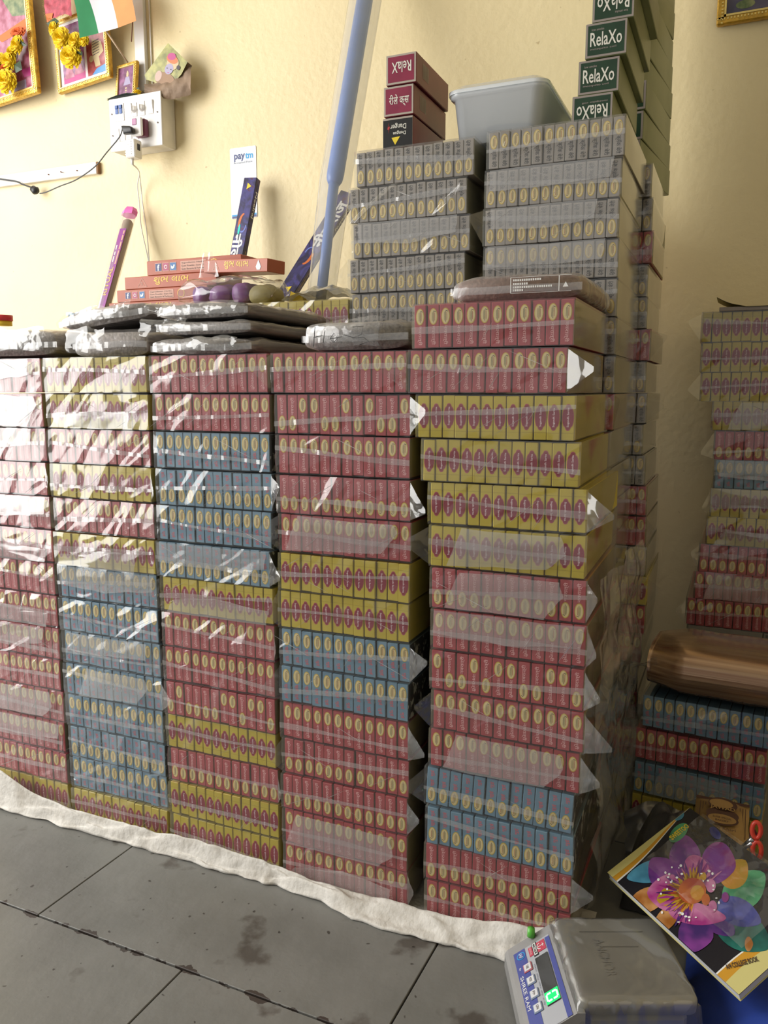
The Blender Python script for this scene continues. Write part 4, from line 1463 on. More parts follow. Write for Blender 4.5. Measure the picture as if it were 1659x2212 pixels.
# paper flag
mat('flag_green', (0.02, 0.22, 0.08), rough=0.7, vary=0.06)
mat('flag_white', (0.68, 0.66, 0.70), rough=0.7)
mat('flag_orange', (0.70, 0.27, 0.09), rough=0.7, vary=0.05)
mat('stick_wood', (0.50, 0.37, 0.25), rough=0.7, vary=0.1)
t = thing('paper_flag', 'green white and orange paper flag hanging over the framed pictures', 'flag', at(225, 20, YW - 0.09))
c0 = Vector(t.location)


def stripe(q, m):
    def fn(u, v):
        a = Vector((q[0][0], q[0][1])).lerp(Vector((q[1][0], q[1][1])), u)
        b = Vector((q[3][0], q[3][1])).lerp(Vector((q[2][0], q[2][1])), u)
        p = a.lerp(b, v)
        s = math.sin(math.pi * v) * 4
        return at(p.x + (s if True else 0), p.y, YW - 0.095 + 0.012 * math.sin(p.x * 0.035) - 0.01 * v) - c0
    return MB().grid(fn, 6, 10, m)


stripe([(150, -36), (176, -40), (213, 72), (172, 82)], 'flag_green').build('green_band', t, True)
stripe([(176, -40), (224, -44), (255, 60), (213, 72)], 'flag_white').build('white_band', t, True)
stripe([(224, -44), (268, -48), (294, 45), (255, 60)], 'flag_orange').build('orange_band', t, True)
MB().tube([at(226, 62, YW - 0.085) - c0, at(276, 135, YW - 0.03) - c0], 0.0028, 'stick_wood', n=8).build('flag_stick', t, True)
# trunking
t = thing('cable_trunking', 'white plastic cable trunking running up the wall beside the flag', 'trunking', at(313, 200, YW))
c0 = Vector(t.location)
a, b = at(303, 200, YW - 0.012), at(323, 200, YW - 0.012)
w = (b - a).x
MB().box(-w / 2, w / 2, -0.014, -0.0005, 0, 0.75, 'white_plastic', b=0.0015).build('channel', t)
MB().box(-w / 2 - 0.001, w / 2 + 0.001, -0.0165, -0.0142, 0, 0.75, 'white_plastic', b=0.0008).build('cover', t)
MB().tube([(w * .95, -0.004, 0.0), (w * .9, -0.004, 0.75)], 0.0022, 'dirty_white', n=6).build('wire', t, True)
# thin reddish stick on a nail
mat('rust', (0.22, 0.09, 0.05), rough=0.8)
o = MB().tube([at(290, -20, YW - 0.01), at(284, 90, YW - 0.01)], 0.0016, 'rust', n=6).build('thin_stick', None, True)
tag(o, 'thin reddish-brown stick hanging on the wall beside the trunking', 'stick')

# switchboard
YS = YW - 0.068
a, b = at(236, 217, YS), at(346, 197, YS)
sw, sh = (b - a).x, 0.148
bz = a.z - sh
t = thing('switchboard', 'white plastic switchboard box on the wall with regulators and a plug', 'switchboard', (a.x, YS, bz))
MB().box(0, sw, 0.004, YW - YS - 0.0006, 0, sh, 'dirty_white', b=0.003).build('back_box', t)
MB().box(-0.002, sw + 0.002, -0.001, 0.004, -0.002, sh + 0.002, 'white_plastic', b=0.0015).build('front_plate', t)


def rocker(x, z, w, h):
    mb = MB()
    mb.add([(x, -0.001, z), (x + w, -0.001, z), (x + w, -0.001, z + h), (x, -0.001, z + h), (x + .001, -0.007, z + h - .002), (x + w - .001, -0.007, z + h - .002), (x + w - .001, -0.003, z + .002), (x + .001, -0.003, z + .002)],
           [(4, 5, 6, 7), (0, 1, 6, 7), (1, 2, 5, 6), (2, 3, 4, 5), (3, 0, 7, 4)], 'white_plastic')
    mb.build('rocker_switch', t)


U = sw / 110.0
rocker(40 * U, sh * .60, 10 * U, sh * .27)
rocker(84 * U, sh * .60, 11 * U, sh * .27)
for x in (10, 22, 36, 50):
    rocker(x * U, sh * .16, 11 * U, sh * .26)
for x in (54, 71):
    mb = MB()
    mb.box(x * U - 7 * U, x * U + 6 * U, -0.003, -0.001, sh * .60, sh * .87, 'white_plastic', b=0.0006)
    rp_ = mb.build('regulator_plate', t)
    mb = MB()
    mb.tube([(x * U, -0.003, sh * .74), (x * U, -0.012, sh * .74), (x * U, -0.013, sh * .74)], [0.0105, 0.0085, 0.006], 'white_plastic', n=18)
    mb.box(x * U - 0.0015, x * U + 0.0015, -0.016, -0.012, sh * .74 - 0.008, sh * .74 + 0.008, 'white_plastic')
    mb.build('regulator_knob', rp_)
mat('mcb_blue', (0.045, 0.11, 0.34), rough=0.4)
mb = MB()
mb.box(12 * U, 32 * U, -0.003, -0.001, sh * .56, sh * .90, 'white_plastic', b=0.0006)
bk_ = mb.build('breaker_plate', t)
for x in (14, 22.5):
    mb = MB()
    mb.box(x * U, (x + 6.5) * U, -0.005, -0.003, sh * .70, sh * .87, 'mcb_blue', b=0.0008)
    mb.box((x + .8) * U, (x + 5.7) * U, -0.0075, -0.005, sh * .80, sh * .86, 'mcb_blue')
    mb.build('blue_breaker', bk_)
for x, z in ((5, .72), (5, .3), (103, .62), (103, .42)):
    MB().tube([(x * U, -0.001, sh * z), (x * U, -0.003, sh * z)], 0.0022, 'grey_border', n=10).build('screw', t, True)
# adaptor with its plugs
mat('maroon_plastic', (0.16, 0.03, 0.07), rough=0.4)
mat('pinkish', (0.42, 0.18, 0.32), rough=0.4)
mat('black_plastic', (0.02, 0.02, 0.022), rough=0.4)
ad = thing('plug_adaptor', 'white and maroon plug adaptor in the switchboard socket', 'adaptor', (a.x + 63 * U, YS - 0.002, bz + sh * .16))
MB().box(0, 22 * U, -0.022, -0.001, 0, sh * .33, 'maroon_plastic', b=0.003).build('body', ad)
MB().box(-0.003, 20 * U, -0.032, -0.022, -0.001, sh * .34, 'white_plastic', b=0.003).build('face', ad)
MB().box(0.002, 0.018, -0.0335, -0.032, sh * .20, sh * .32, 'pinkish', b=0.001).build('socket_insert', ad)
bp_ = thing('black_plug', 'black two-pin plug with a grey lead pushed into the adaptor', 'plug', (a.x + 60 * U, YS - 0.035, bz + sh * .18))
loft([(0, rr(-.014, .022, -.018, -.002, .006)), (.012, rr(-.016, .022, -.02, -.001, .006)), (.02, rr(-.02, .012, -.018, -.003, .005)), (.024, rr(-.022, -.012, -.015, -.006, .003))], 'black_plastic', True, True).build('plug_body', bp_, True)
lead = [(278, 279), (258, 296), (230, 330), (205, 360), (165, 388), (130, 402), (100, 415), (86, 418)]
P = [at(x, y, YS - 0.045 + i * 0.008) for i, (x, y) in enumerate(lead)]
org = Vector(bp_.location)
P[0] = org + Vector((-.02, -.01, .02))
mat('grey_lead', (0.07, 0.07, 0.075), rough=0.5)
# smooth the lead
def smooth_path(P, n=6):
    out = []
    for i in range(len(P) - 1):
        a_, b_, c_, d_ = P[max(i - 1, 0)], P[i], P[i + 1], P[min(i + 2, len(P) - 1)]
        for k in range(n):
            s = k / n
            out.append(0.5 * ((2 * b_) + (c_ - a_) * s + (2 * a_ - 5 * b_ + 4 * c_ - d_) * s * s + (3 * b_ - a_ - 3 * c_ + d_) * s ** 3))
    out.append(P[-1])
    return out


MB().tube(smooth_path([q - org for q in P]), 0.0019, 'grey_lead', n=8).build('lead', bp_, True)
q = at(76, 412, YW - 0.028) - org
MB().tube([q + Vector((0.012, 0, -.004)), q + Vector((0.006, 0, 0)), q, q + Vector((-0.010, 0, .008)), q + Vector((-0.014, 0, 0.012))], [0.006, 0.012, 0.013, 0.011, 0.004], 'black_plastic', n=12).build('inline_switch', bp_, True)
P = [at(68, 405, YW - 0.026), at(48, 398, YW - 0.022), at(30, 391, YW - 0.022), at(-40, 382, YW - 0.024)]
MB().tube(smooth_path([v - org for v in P]), 0.0026, 'black_plastic', n=8).build('lead', bp_, True)
# charger with its cable
ch = thing('phone_charger', 'white phone charger hanging below the switchboard with its cable', 'charger', (a.x + 53 * U, YS - 0.032, bz - 0.040))
MB().box(0, 0.036, -0.016, 0.018, 0, 0.052, 'white_plastic', b=0.003).build('body', ch)
mb = MB()
for k in range(6):
    mb.box(0.001, 0.024, -0.0175, -0.016, 0.008 + k * 0.007, 0.0105 + k * 0.007, 'white_plastic')
mb.build('ribs', ch)
MB().box(0.0355, 0.0368, -0.004, 0.008, 0.022, 0.040, 'black_plastic').build('usb_port', ch)
MB().tube([(0.012, 0, 0.0), (0.012, 0, -0.016)], [0.0055, 0.004], 'white_plastic', n=10).build('usb_plug', ch, True)
org = Vector(ch.location)
P = [org + Vector((0.012, 0, -0.016)), at(301, 372, YW - 0.06), at(297, 400, YW - 0.03), at(301, 440, YW - 0.012), at(305, 490, YW - 0.012), at(320, 560, YW - 0.03), at(324, 600, YW - 0.06)]
MB().tube(smooth_path([v - org for v in P]), 0.0017, 'white_plastic', n=7).build('cable', ch, True)
P = [org + Vector((0.013, 0.002, -0.016)), at(299, 368, YW - 0.05), at(304, 400, YW - 0.02), at(308, 440, YW - 0.012), at(317, 500, YW - 0.012), at(322, 560, YW - 0.03), at(326, 600, YW - 0.06)]
MB().tube(smooth_path([v - org for v in P]), 0.0017, 'white_plastic', n=7).build('cable', ch, True)

# things on the switchboard
ZS = bz + sh + 0.003
mat('leaf_plate', (0.10, 0.12, 0.11), rough=0.6, vary=0.2)
o = MB().add([(-.012, -.006, .003), (.03, -.012, .006), (.07, -.010, .009), (.105, -.004, .004), (.07, .03, .002), (.03, .03, .002), (0, .03, .002)], [(0, 1, 5, 6), (1, 2, 4, 5), (2, 3, 4)], 'leaf_plate')
o.add([(-.012, -.006, 0), (.03, -.012, .001), (.07, -.010, .002), (.105, -.004, .001), (.07, .03, 0), (.03, .03, 0), (0, .03, 0)], [(6, 5, 1, 0), (5, 4, 2, 1), (4, 3, 2)], 'leaf_plate')
o = o.build('dry_leaf', None)
o.location = (a.x + 0.0, YS + 0.008, ZS)
tag(o, 'dark dried leaf lying along the top of the switchboard', 'leaf')
fb = at(247, 212, YS + 0.03)
f1 = at(292, 203, YS + 0.018)
fb.z = ZS + 0.004
f1.z = ZS + 0.004
hung_frame(fb, f1, 0.108, 'framed_print', 'small framed picture standing on the switchboard beside a marigold', 0.011, pic_c, depth=0.012, lean=-0.12)
mg = thing('marigold_bloom', 'single yellow marigold bloom on top of the switchboard', 'flower', (at(297, 195, YS + 0.02).x, YS + 0.02, ZS + 0.011))
o = link('bloom', FLW, mg)
o.scale = (0.014, 0.010, 0.010)
o.rotation_euler = (-0.9, 0, 0)
MB().add([(-.003, 0, .006), (.004, 0, .006), (.006, .002, .016), (-.004, .002, .018)], [(0, 1, 2, 3)], 'leaf_green').build('leaf', mg)
# card in its brown bag
mat('brown_bag', (0.26, 0.18, 0.12), rough=0.7, vary=0.25, scale=14, bump=0.6, bscale=40)
kc = thing('picture_card', 'devotional picture card tucked in a crumpled brown bag on the switchboard', 'card')
P0 = at(352, 196, YS + 0.02)
P0.z = ZS
kc.location = P0


def K(x, y, Y=YS + 0.012):
    return at(x, y, Y) - P0


cardp = [(363, 93), (405, 134), (392, 160), (368, 188), (316, 172), (312, 162)]
vs = [K(*q) for q in cardp] + [K(*q, YS + 0.0145) for q in cardp]
n = len(cardp)
MB().add(vs, [list(range(n))[::-1], list(range(n, 2 * n))] + [(i, (i + 1) % n, n + (i + 1) % n, n + i) for i in range(n)], 'print_lime').build('card', kc)
mb = MB()
ydd = YS + 0.0108


def kd(cx, cy, rx, ry, m, dy=0.0, n=16, ang=0.0):
    vs = []
    for i in range(n):
        a_ = 2 * math.pi * i / n
        u, v = rx * math.cos(a_), ry * math.sin(a_)
        vs.append(K(cx + u * math.cos(ang) - v * math.sin(ang), cy + u * math.sin(ang) + v * math.cos(ang), ydd + dy))
    mb.add(vs, [list(range(n))], m)


kd(356, 172, 22, 16, 'tan_stick', 0.0, ang=.4)
kd(342, 164, 7, 12, 'skin_print', -0.0002, ang=.3)
kd(373, 137, 13, 15, 'cream_print', -0.0001, ang=.4)
kd(372, 128, 13, 9, 'flame_ink', -0.0004, ang=.5)
kd(371, 122, 9, 8, 'magenta_print', -0.0005)
kd(365, 149, 9, 12, 'lilac_print', -0.0003, ang=.35)
kd(385, 146, 4, 5, 'dark_print', -0.0004)
kd(361, 147, 1.6, 1, 'dark_print', -0.0006, n=8)
kd(369, 150, 1.6, 1, 'dark_print', -0.0006, n=8)
kd(363, 157, 1.8, .9, 'magenta_print', -0.0006, n=8)
mb.build('printed_figure', kc)
mb = MB()


def bag(u, v):
    x = 312 + 100 * u
    top = 182 - 8 * u - 46 * max(0, u - .35) ** 1.0
    bot = 200 + 14 * math.sin(u * math.pi * .9)
    y = top + (bot - top) * v
    q = K(x, y, YS + 0.006 - 0.012 * math.sin(math.pi * v) + 0.02 * u)
    return q + Vector((0, 0.006 * nz(u * 8, v * 5, 2), 0.002 * nz(u * 9, v * 3, 6)))


mb.grid(bag, 22, 8, 'brown_bag')
mb.add([K(405, 134, YS + 0.02), K(415, 142, YS + 0.03), K(385, 200, YS + 0.03), K(360, 212, YS + 0.02), K(350, 196, YS + 0.02)], [(0, 1, 2, 3, 4)], 'brown_bag')
mb.build('brown_bag', kc, True)
# wooden batten with nails
t = thing('wall_batten', 'whitewashed wooden batten nailed to the wall below the switchboard', 'batten')
p0, p1 = at(-60, 408, YW - 0.014), at(207, 349, YW - 0.014)
t.location = (p1.x, YW - 0.014, p1.z - 0.036)
L = p1.x - p0.x
dz = p0.z - p1.z
ang = math.atan2(dz, -L)
MB().box(-L, 0, 0, 0.0135, 0, 0.036, 'dirty_white', b=0.001).build('board', t)
mat('bare_wood', (0.24, 0.12, 0.05), rough=0.8, vary=0.2)
MB().box(-0.0005, 0.006, 0.0008, 0.0135, 0.0005, 0.0355, 'bare_wood').build('bare_end', t)
for px in (105, 134, 167):
    q = at(px, 370, YW - 0.014)
    MB().tube([(q.x - p1.x, 0.002, 0.018), (q.x - p1.x + (0.006 if px == 134 else 0), -0.012 if px == 134 else -0.003, 0.016)], [0.0012, 0.0022], 'rust', n=8).build('nail', t, True)

# payment sticker (its square code is left blank)
mat('sticker_white', (0.80, 0.83, 0.88), rough=0.35)
mat('ink_navy', (0.02, 0.035, 0.16), rough=0.4)
mat('ink_sky', (0.02, 0.30, 0.62), rough=0.4)
mat('ink_grey', (0.10, 0.11, 0.15), rough=0.4)
a, b = at(497, 322, YW), at(553, 313, YW)
w = (b - a).x
hgt = a.z - at(500, 474, YW).z
t = thing('payment_sticker', 'white payment sticker on the wall behind the leaning blue carton', 'sticker', (a.x, YW - 0.0015, a.z - hgt))
vs = rr(0, w, 0, hgt, 0.004, 4)
nn = len(vs)
MB().add([(x, 0, z) for x, z in vs] + [(x, 0.001, z) for x, z in vs], [list(range(nn)), list(range(nn, 2 * nn))[::-1]] + [(i, (i + 1) % nn, nn + (i + 1) % nn, nn + i) for i in range(nn)], 'sticker_white').build('sheet', t)
st_ = t.children[0]
mb = MB()
mb.text('pay', w * .37, hgt * .858, hgt * .105, -0.0004, 'ink_navy', width=w * .42, bold=0.03)
mb.text('tm', w * .74, hgt * .874, hgt * .085, -0.0004, 'ink_sky', width=w * .30, bold=0.03)
mb.text('Accepted Here', w * .5, hgt * .785, hgt * .038, -0.0004, 'ink_grey', width=w * .72)
mb.build('lettering', st_)
MB().quad(0.002, w - 0.002, hgt * .005, hgt * .035, -0.0004, 'ink_navy').quad(0.002, w - .002, hgt * .035, hgt * .06, -0.0004, 'ink_sky').build('stripe', t)

# ------------------------------------------------------------------ corner by the scale
# bronze film pack
mat('bronze_film', (0.30, 0.17, 0.10), rough=0.16, metal=0.65, col2=(0.50, 0.34, 0.22), scale=4, stretch=(0.4, 6, 30), bump=0.15, bscale=6)
p0 = at(1394, 1440, 1.49)
t = thing('bronze_pack', 'bronze-coloured shiny film pack lying on the low corner stack', 'film pack', (p0.x, 1.475, 0.2655), (0, 0, -0.09))
V = []
N1, N2 = 28, 16
for i in range(N1 + 1):
    u = i / N1
    for k in range(N2):
        a_ = 2 * math.pi * k / N2
        ca, sa = math.cos(a_), math.sin(a_)
        sc_ = 0.80 + 0.20 * min(1, u * 5)
        y = math.copysign(abs(ca) ** .7, ca) * 0.105
        z = math.copysign(abs(sa) ** .62, sa) * (0.046 * sc_) * (1 if sa < 0 else 1.05)
        V.append((u * 0.27, 0.105 + y * sc_, 0.049 + z + 0.003 * nz(u * 4, a_ * 2, 3)))
F = [(i * N2 + k, i * N2 + (k + 1) % N2, (i + 1) * N2 + (k + 1) % N2, (i + 1) * N2 + k) for i in range(N1) for k in range(N2)] + [list(range(N2)), [N1 * N2 + k for k in range(N2)][::-1]]
MB().add(V, F, 'bronze_film').build('film_roll', t, True)
MB().grid(lambda u, v: (-0.028 * (1 - u) + 0.02 * u, 0.0 + 0.05 * v, 0.05 + (0.03 - 0.05 * v) * u + 0.006 * nz(u * 4, v * 4, 2)), 5, 5, 'film_ear').build('film_tail', t, True)
# curled yellow sheet on the corner stack
mat('yellow_sheet', (0.50, 0.40, 0.06), rough=0.5)
mat('sheet_back', (0.20, 0.17, 0.10), rough=0.6)
p0 = at(1547, 672, YR - 0.01)
t = thing('curled_sheet', 'curled yellow card sheet lying on top of the corner stack', 'card sheet', (p0.x, YR - 0.016, 0.9785))
sh_ = lambda u, v: (u * 0.22, 0.10 * v, 0.0105 + 0.018 * max(0, 1 - u * 4) ** 2 - 0.008 * math.sin(u * 5) * (u > .2) * .3)
MB().grid(sh_, 20, 3, 'sheet_back').build('top_face', t, True)
MB().grid(lambda u, v: tuple(Vector(sh_(u, v)) - Vector((0, 0, 0.0012))), 20, 3, 'yellow_sheet').build('under_face', t, True)
MB().box(0.006, 0.22, 0.002, 0.11, 0.0, 0.0085, 'grey_border', b=0.001).build('card_wad', t)

# blue plastic sheet heap, grey polythene
mat('blue_tarp', (0.035, 0.075, 0.38), rough=0.35, vary=0.2, scale=9, bump=0.4, bscale=14)


def tarp(u, v):
    x = -0.02 + 0.40 * u
    y = 0.70 + 0.50 * v
    e = min(u * 3.2, 1) * min(v * 4, 1) * min((1 - v) * 6, 1)
    return (x, y, 0.004 + 0.070 * e ** .7 + 0.022 * e * nz(x * 9, y * 8, 3))


o = MB().grid(tarp, 30, 40, 'blue_tarp').build('blue_tarpaulin', None, True)
tag(o, 'rumpled blue plastic sheet on the floor under the flowered notebook', 'tarpaulin')
mat('dark_bag', (0.045, 0.043, 0.045), rough=0.35, vary=0.3, scale=12, bump=0.5, bscale=30)
o = MB().grid(lambda u, v: (-0.125 + 0.13 * u, 1.23 + 0.16 * v, 0.004 + 0.14 * (math.sin(math.pi * min(1, u * 1.0)) ** .6) * math.sin(math.pi * min(.999, v)) ** .5 + 0.03 * nz(u * 5, v * 5, 8) * math.sin(math.pi * u)), 26, 20, 'dark_bag').build('dark_bag', None, True)
tag(o, 'dark crumpled polythene bag behind the flowered notebook', 'bag')
o = MB().grid(lambda u, v: tuple(at(1350 + 120 * u + 10 * nz(u * 3, v * 3, 0), 1752 + 95 * v - 22 * math.sin(math.pi * u), 1.42 - 0.05 * v + 0.015 * nz(u * 4, v * 4, 6))), 18, 14, 'grey_polythene').build('grey_polythene_bag', None, True)
tag(o, 'translucent grey polythene bag between the notebook and the low corner stack', 'bag')

# notebook
Lp, Tp, Bp = at(1312, 1885, 1.12), at(1490, 1745, 1.23), at(1595, 2150, 0.97)
ex, ez_ = (Tp - Lp), (Bp - Lp)
NW, NL = ex.length, ez_.length
exn = ex.normalized()
ezn = (ez_ - exn * ez_.dot(exn)).normalized()     # runs down the page
nrm = ezn.cross(exn).normalized()
if nrm.z < 0:
    nrm = -nrm
M = Matrix((exn, -ezn, nrm)).transposed().to_4x4()
M.translation = Lp
t = thing('notebook', 'notebook with a bright flower cover and yellow wavy bands, in clear film', 'notebook')
t.matrix_world = M
mat('cover_dark', (0.010, 0.010, 0.016), rough=0.2)
mat('cover_yellow', (0.62, 0.56, 0.22), rough=0.3)
mat('cover_orange', (0.60, 0.30, 0.025), rough=0.3)
mat('page_edge', (0.55, 0.55, 0.55), rough=0.8)


def nb(mb, pts, z, m):
    mb.add([(x * NW, -y * NL, z) for x, y in pts], [list(range(len(pts)))], m)


def blob(cx, cy, rx, ry, ang=0.0, n=26, tip=0.0):
    out = []
    ca, sa = math.cos(ang), math.sin(ang)
    for i in range(n):
        a_ = 2 * math.pi * i / n
        k = 1 + tip * max(0, math.cos(a_)) ** 6
        u, v = rx * k * math.cos(a_), ry * math.sin(a_)
        out.append((cx + (u * ca - v * sa), cy + (u * sa + v * ca) * NW / NL))
    return out


mb = MB().box(0.001, NW - 0.001, -NL + 0.001, -0.001, -0.012, -0.0008, 'page_edge')
mb.build('pages', t)
mb = MB().box(0, NW, -NL, 0, -0.0008, 0, 'cover_dark')
mb.box(0, NW, -NL, 0, -0.0135, -0.0125, 'cover_yellow')
cv_ = mb.build('cover', t)
# the bands along both ends
wav = lambda base, amp, ph: [(k / 16, base + amp * math.sin(k / 16 * 3.4 + ph)) for k in range(17)]
mb = MB()
for z, m, off in ((0.0002, 'white_print', 0.088), (0.0004, 'cover_orange', 0.078), (0.0006, 'cover_yellow', 0.045)):
    e = [(x, max(0.001, off * (1.05 - 0.95 * x) + 0.012 * math.sin(x * 5))) for x in [k / 16 for k in range(17)]]
    nb(mb, [(0, 0)] + [(1, 0)] + e[::-1], z, m)
for z, m, off in ((0.0002, 'white_print', 0.150), (0.0004, 'cover_orange', 0.141), (0.0006, 'cover_yellow', 0.085)):
    e = [(x, 1 - max(0.004, off * (1.0 - 0.40 * x) + 0.012 * math.sin(x * 6))) for x in [k / 16 for k in range(17)]]
    nb(mb, [(0, 1), (1, 1)] + e[::-1], z, m)
mb.build('wavy_bands', cv_)
for nme, a_, b_ in (('petal_violet', (0.075, 0.03, 0.20), (0.24, 0.05, 0.30)), ('petal_magenta', (0.40, 0.03, 0.22), (0.22, 0.05, 0.32)), ('petal_blue', (0.03, 0.04, 0.24), (0.10, 0.12, 0.50)), ('petal_sky', (0.05, 0.22, 0.36), (0.10, 0.36, 0.55)),
                     ('petal_orange', (0.46, 0.16, 0.03), (0.62, 0.32, 0.12)), ('petal_green', (0.03, 0.25, 0.12), (0.10, 0.42, 0.20)), ('petal_gold', (0.55, 0.38, 0.02), (0.62, 0.28, 0.04)), ('petal_red', (0.42, 0.03, 0.04), (0.55, 0.14, 0.03)),
                     ('petal_pink', (0.50, 0.05, 0.30), (0.62, 0.22, 0.42)), ('petal_teal', (0.01, 0.10, 0.09), (0.02, 0.20, 0.16))):
    mat(nme, tuple(.62 * c for c in a_), rough=0.2, col2=tuple(.85 * c for c in b_), scale=22, ctr=(.4, .6))
mb = MB()
px = lambda x, y: tuple_nb(x, y)


def tuple_nb(x, y):
    """Pixel on the cover -> page coordinates."""
    d = ray(x, y)
    k = (Lp - CC).dot(nrm) / d.dot(nrm)
    q = CC + d * k - Lp
    return (q.dot(exn) / NW, q.dot(ezn) / NL)


def petal(x, y, rx, ry, ang, m, z, tip=0.25):
    n = 26
    pts = []
    for i in range(n):
        a_ = 2 * math.pi * i / n
        k = 1 + tip * max(0, math.cos(a_)) ** 6
        u, v = rx * k * math.cos(a_), ry * math.sin(a_)
        ca, sa = math.cos(ang), math.sin(ang)
        q = tuple_nb(x + u * ca - v * sa, y + u * sa + v * ca)
        pts.append((min(max(q[0], 0.002), .998), min(max(q[1], 0.002), .998)))
    nb(mb, pts[::-1], z, m)


D = math.radians
petal(1600, 2010, 60, 42, D(30), 'petal_teal', 0.0007)
petal(1605, 1925, 48, 40, D(-40), 'petal_green', 0.0008)
petal(1412, 1882, 48, 24, D(165), 'petal_sky', 0.0008)
petal(1398, 1945, 40, 26, D(155), 'petal_orange', 0.0009)
petal(1440, 1985, 36, 20, D(130), 'petal_orange', 0.0009)
petal(1585, 1890, 32, 30, D(-50), 'petal_gold', 0.0009)
petal(1500, 2015, 34, 44, D(15), 'petal_violet', 0.0009)
petal(1550, 1990, 38, 26, D(40), 'petal_violet', 0.0010)
petal(1592, 1970, 46, 30, D(25), 'petal_blue', 0.0011)
petal(1480, 1852, 38, 34, D(-90), 'petal_violet', 0.0011)
petal(1548, 1865, 34, 46, D(12), 'petal_magenta', 0.0011)
petal(1436, 1890, 36, 34, D(-130), 'petal_violet', 0.0012)
petal(1448, 1930, 40, 40, D(180), 'petal_pink', 0.0013)
petal(1500, 1975, 56, 24, D(8), 'petal_pink', 0.0013)
petal(1506, 1880, 34, 26, D(60), 'petal_pink', 0.0013)
petal(1462, 1935, 34, 28, D(165), 'petal_gold', 0.0015, .3)
RS = random.Random(11)
for k in range(46):
    a_ = D(95 + 235 * k / 46 + RS.uniform(-3, 3))
    l_ = RS.uniform(40, 66)
    petal(1496 + l_ * .5 * math.cos(a_), 1930 + l_ * .5 * math.sin(a_), l_ * .5, RS.uniform(3.5, 6), a_, ('petal_pink', 'petal_magenta', 'petal_violet')[k % 3], 0.00152, .5)
for k in range(34):
    a_ = D(100 + 200 * k / 34 + RS.uniform(-4, 4))
    l_ = RS.uniform(28, 48)
    petal(1498 + l_ * .5 * math.cos(a_), 1930 + l_ * .5 * math.sin(a_), l_ * .5, RS.uniform(3, 5), a_, ('petal_gold', 'petal_red', 'petal_gold')[k % 3], 0.00158, .5)
petal(1496, 1926, 30, 28, D(-20), 'petal_red', 0.0016, 0)
petal(1507, 1930, 15, 16, 0, 'petal_gold', 0.0018, 0)
for (x, y, r, m) in ((1536, 1915, 15, 'petal_pink'), (1525, 1945, 13, 'petal_red'), (1540, 1960, 13, 'petal_pink'), (1567, 1940, 11, 'petal_magenta'), (1520, 1895, 9, 'petal_gold')):
    petal(x, y, r * .7, r, 0, m, 0.0019, 0)
R = random.Random(3)
for k in range(34):
    a_ = R.uniform(0, 2 * math.pi)
    r = R.uniform(45, 75)
    petal(1485 + r * math.cos(a_), 1935 + r * .9 * math.sin(a_), R.uniform(1.2, 3.4), R.uniform(1.2, 3.2), 0, 'white_print', 0.0021, 0)
petal(1466, 1762, 13, 10, D(-40), 'petal_sky', 0.0007, 0)
petal(1545, 1800, 16, 9, D(50), 'petal_blue', 0.0007, 0)
petal(1617, 2040, 8, 16, 0, 'petal_orange', 0.0008)
mb.build('flower_print', cv_)
mb = MB()
petal(1466, 1800, 26, 14, D(-46), 'petal_green', 0.0012, 0)
mb.build('brand_oval', cv_)


def nb_text(body, x, y, x2, y2, hgt_, m, z):
    """Lettering on the cover between two pixels."""
    A_, B_ = tuple_nb(x, y), tuple_nb(x2, y2)
    A3, B3 = Vector((A_[0] * NW, -A_[1] * NL)), Vector((B_[0] * NW, -B_[1] * NL))
    d = B3 - A3
    MM = Matrix(((1, 0, 0, 0), (0, 0, 1, 0), (0, -1, 0, z), (0, 0, 0, 1)))
    b_ = MB()
    c_ = (A3 + B3) / 2
    b_.text(body, c_.x, c_.y, hgt_, 0.0, m, ang=math.atan2(d.y, d.x), width=d.length, M=MM, bold=0.03)
    b_.build('lettering', cv_)


nb_text('SWEETOO', 1449, 1813, 1486, 1784, 0.0085, 'warn_yellow', 0.0016)
nb_text('A/4 COLLEGE BOOK', 1568, 2090, 1638, 2072, 0.007, 'oval_mark', 0.0012)
V = []
nu, nv = 20, 20
MB().grid(lambda u, v: (NW * (0.28 + 0.74 * u), -NL * (0.10 + 0.75 * v), 0.004 + 0.004 * abs(nz(u * 4, v * 4, 3)) + 0.002 * nz(u * 11, v * 9, 5)), 24, 24, 'book_film' if 'book_film' in MATS else film_mat('book_film', 0.03, bump=0.5, scale=18).name).build('clear_film', t, True)

# brown snack packet
mat('packet_gold', (0.36, 0.22, 0.085), rough=0.25, metal=0.2, vary=0.15, scale=10, bump=0.3, bscale=20)
mat('packet_brown', (0.075, 0.028, 0.020), rough=0.3)
p0, p1, p2 = at(1494, 1830, 1.24), at(1618, 1858, 1.24), at(1502, 1706, 1.36)
exn2 = (p1 - p0).normalized()
ezv = (p2 - p0)
M2 = frame_matrix(p0, p1 - p0, None, ezv)
t = thing('snack_packet', 'gold and brown snack packet standing behind the flowered notebook', 'packet')
t.matrix_world = M2
PW, PH = (p1 - p0).length, ezv.length
pk = lambda sg: (lambda u, v: (PW * u + 0.002 * nz(u * 3, v * 4, 1), sg * 0.016 * (math.sin(math.pi * u) * math.sin(math.pi * v)) ** .6 + 0.012, PH * v + 0.002 * nz(u * 6, v, 4)))
MB().grid(pk(-1), 16, 18, 'packet_gold').build('front', t, True)
MB().grid(lambda u, v: pk(1)(1 - u, v), 16, 18, 'packet_gold').build('back', t, True)
mb = MB()
yb = -0.006
for x in (.08, .13, .18, .82, .87, .92):
    mb.quad(PW * x, PW * (x + .012), PH * .34, PH * .86, 0.004, 'packet_brown')
mb.disc(PW * .5, PH * .78, PW * .27, PH * .12, yb, 'packet_brown', n=24)
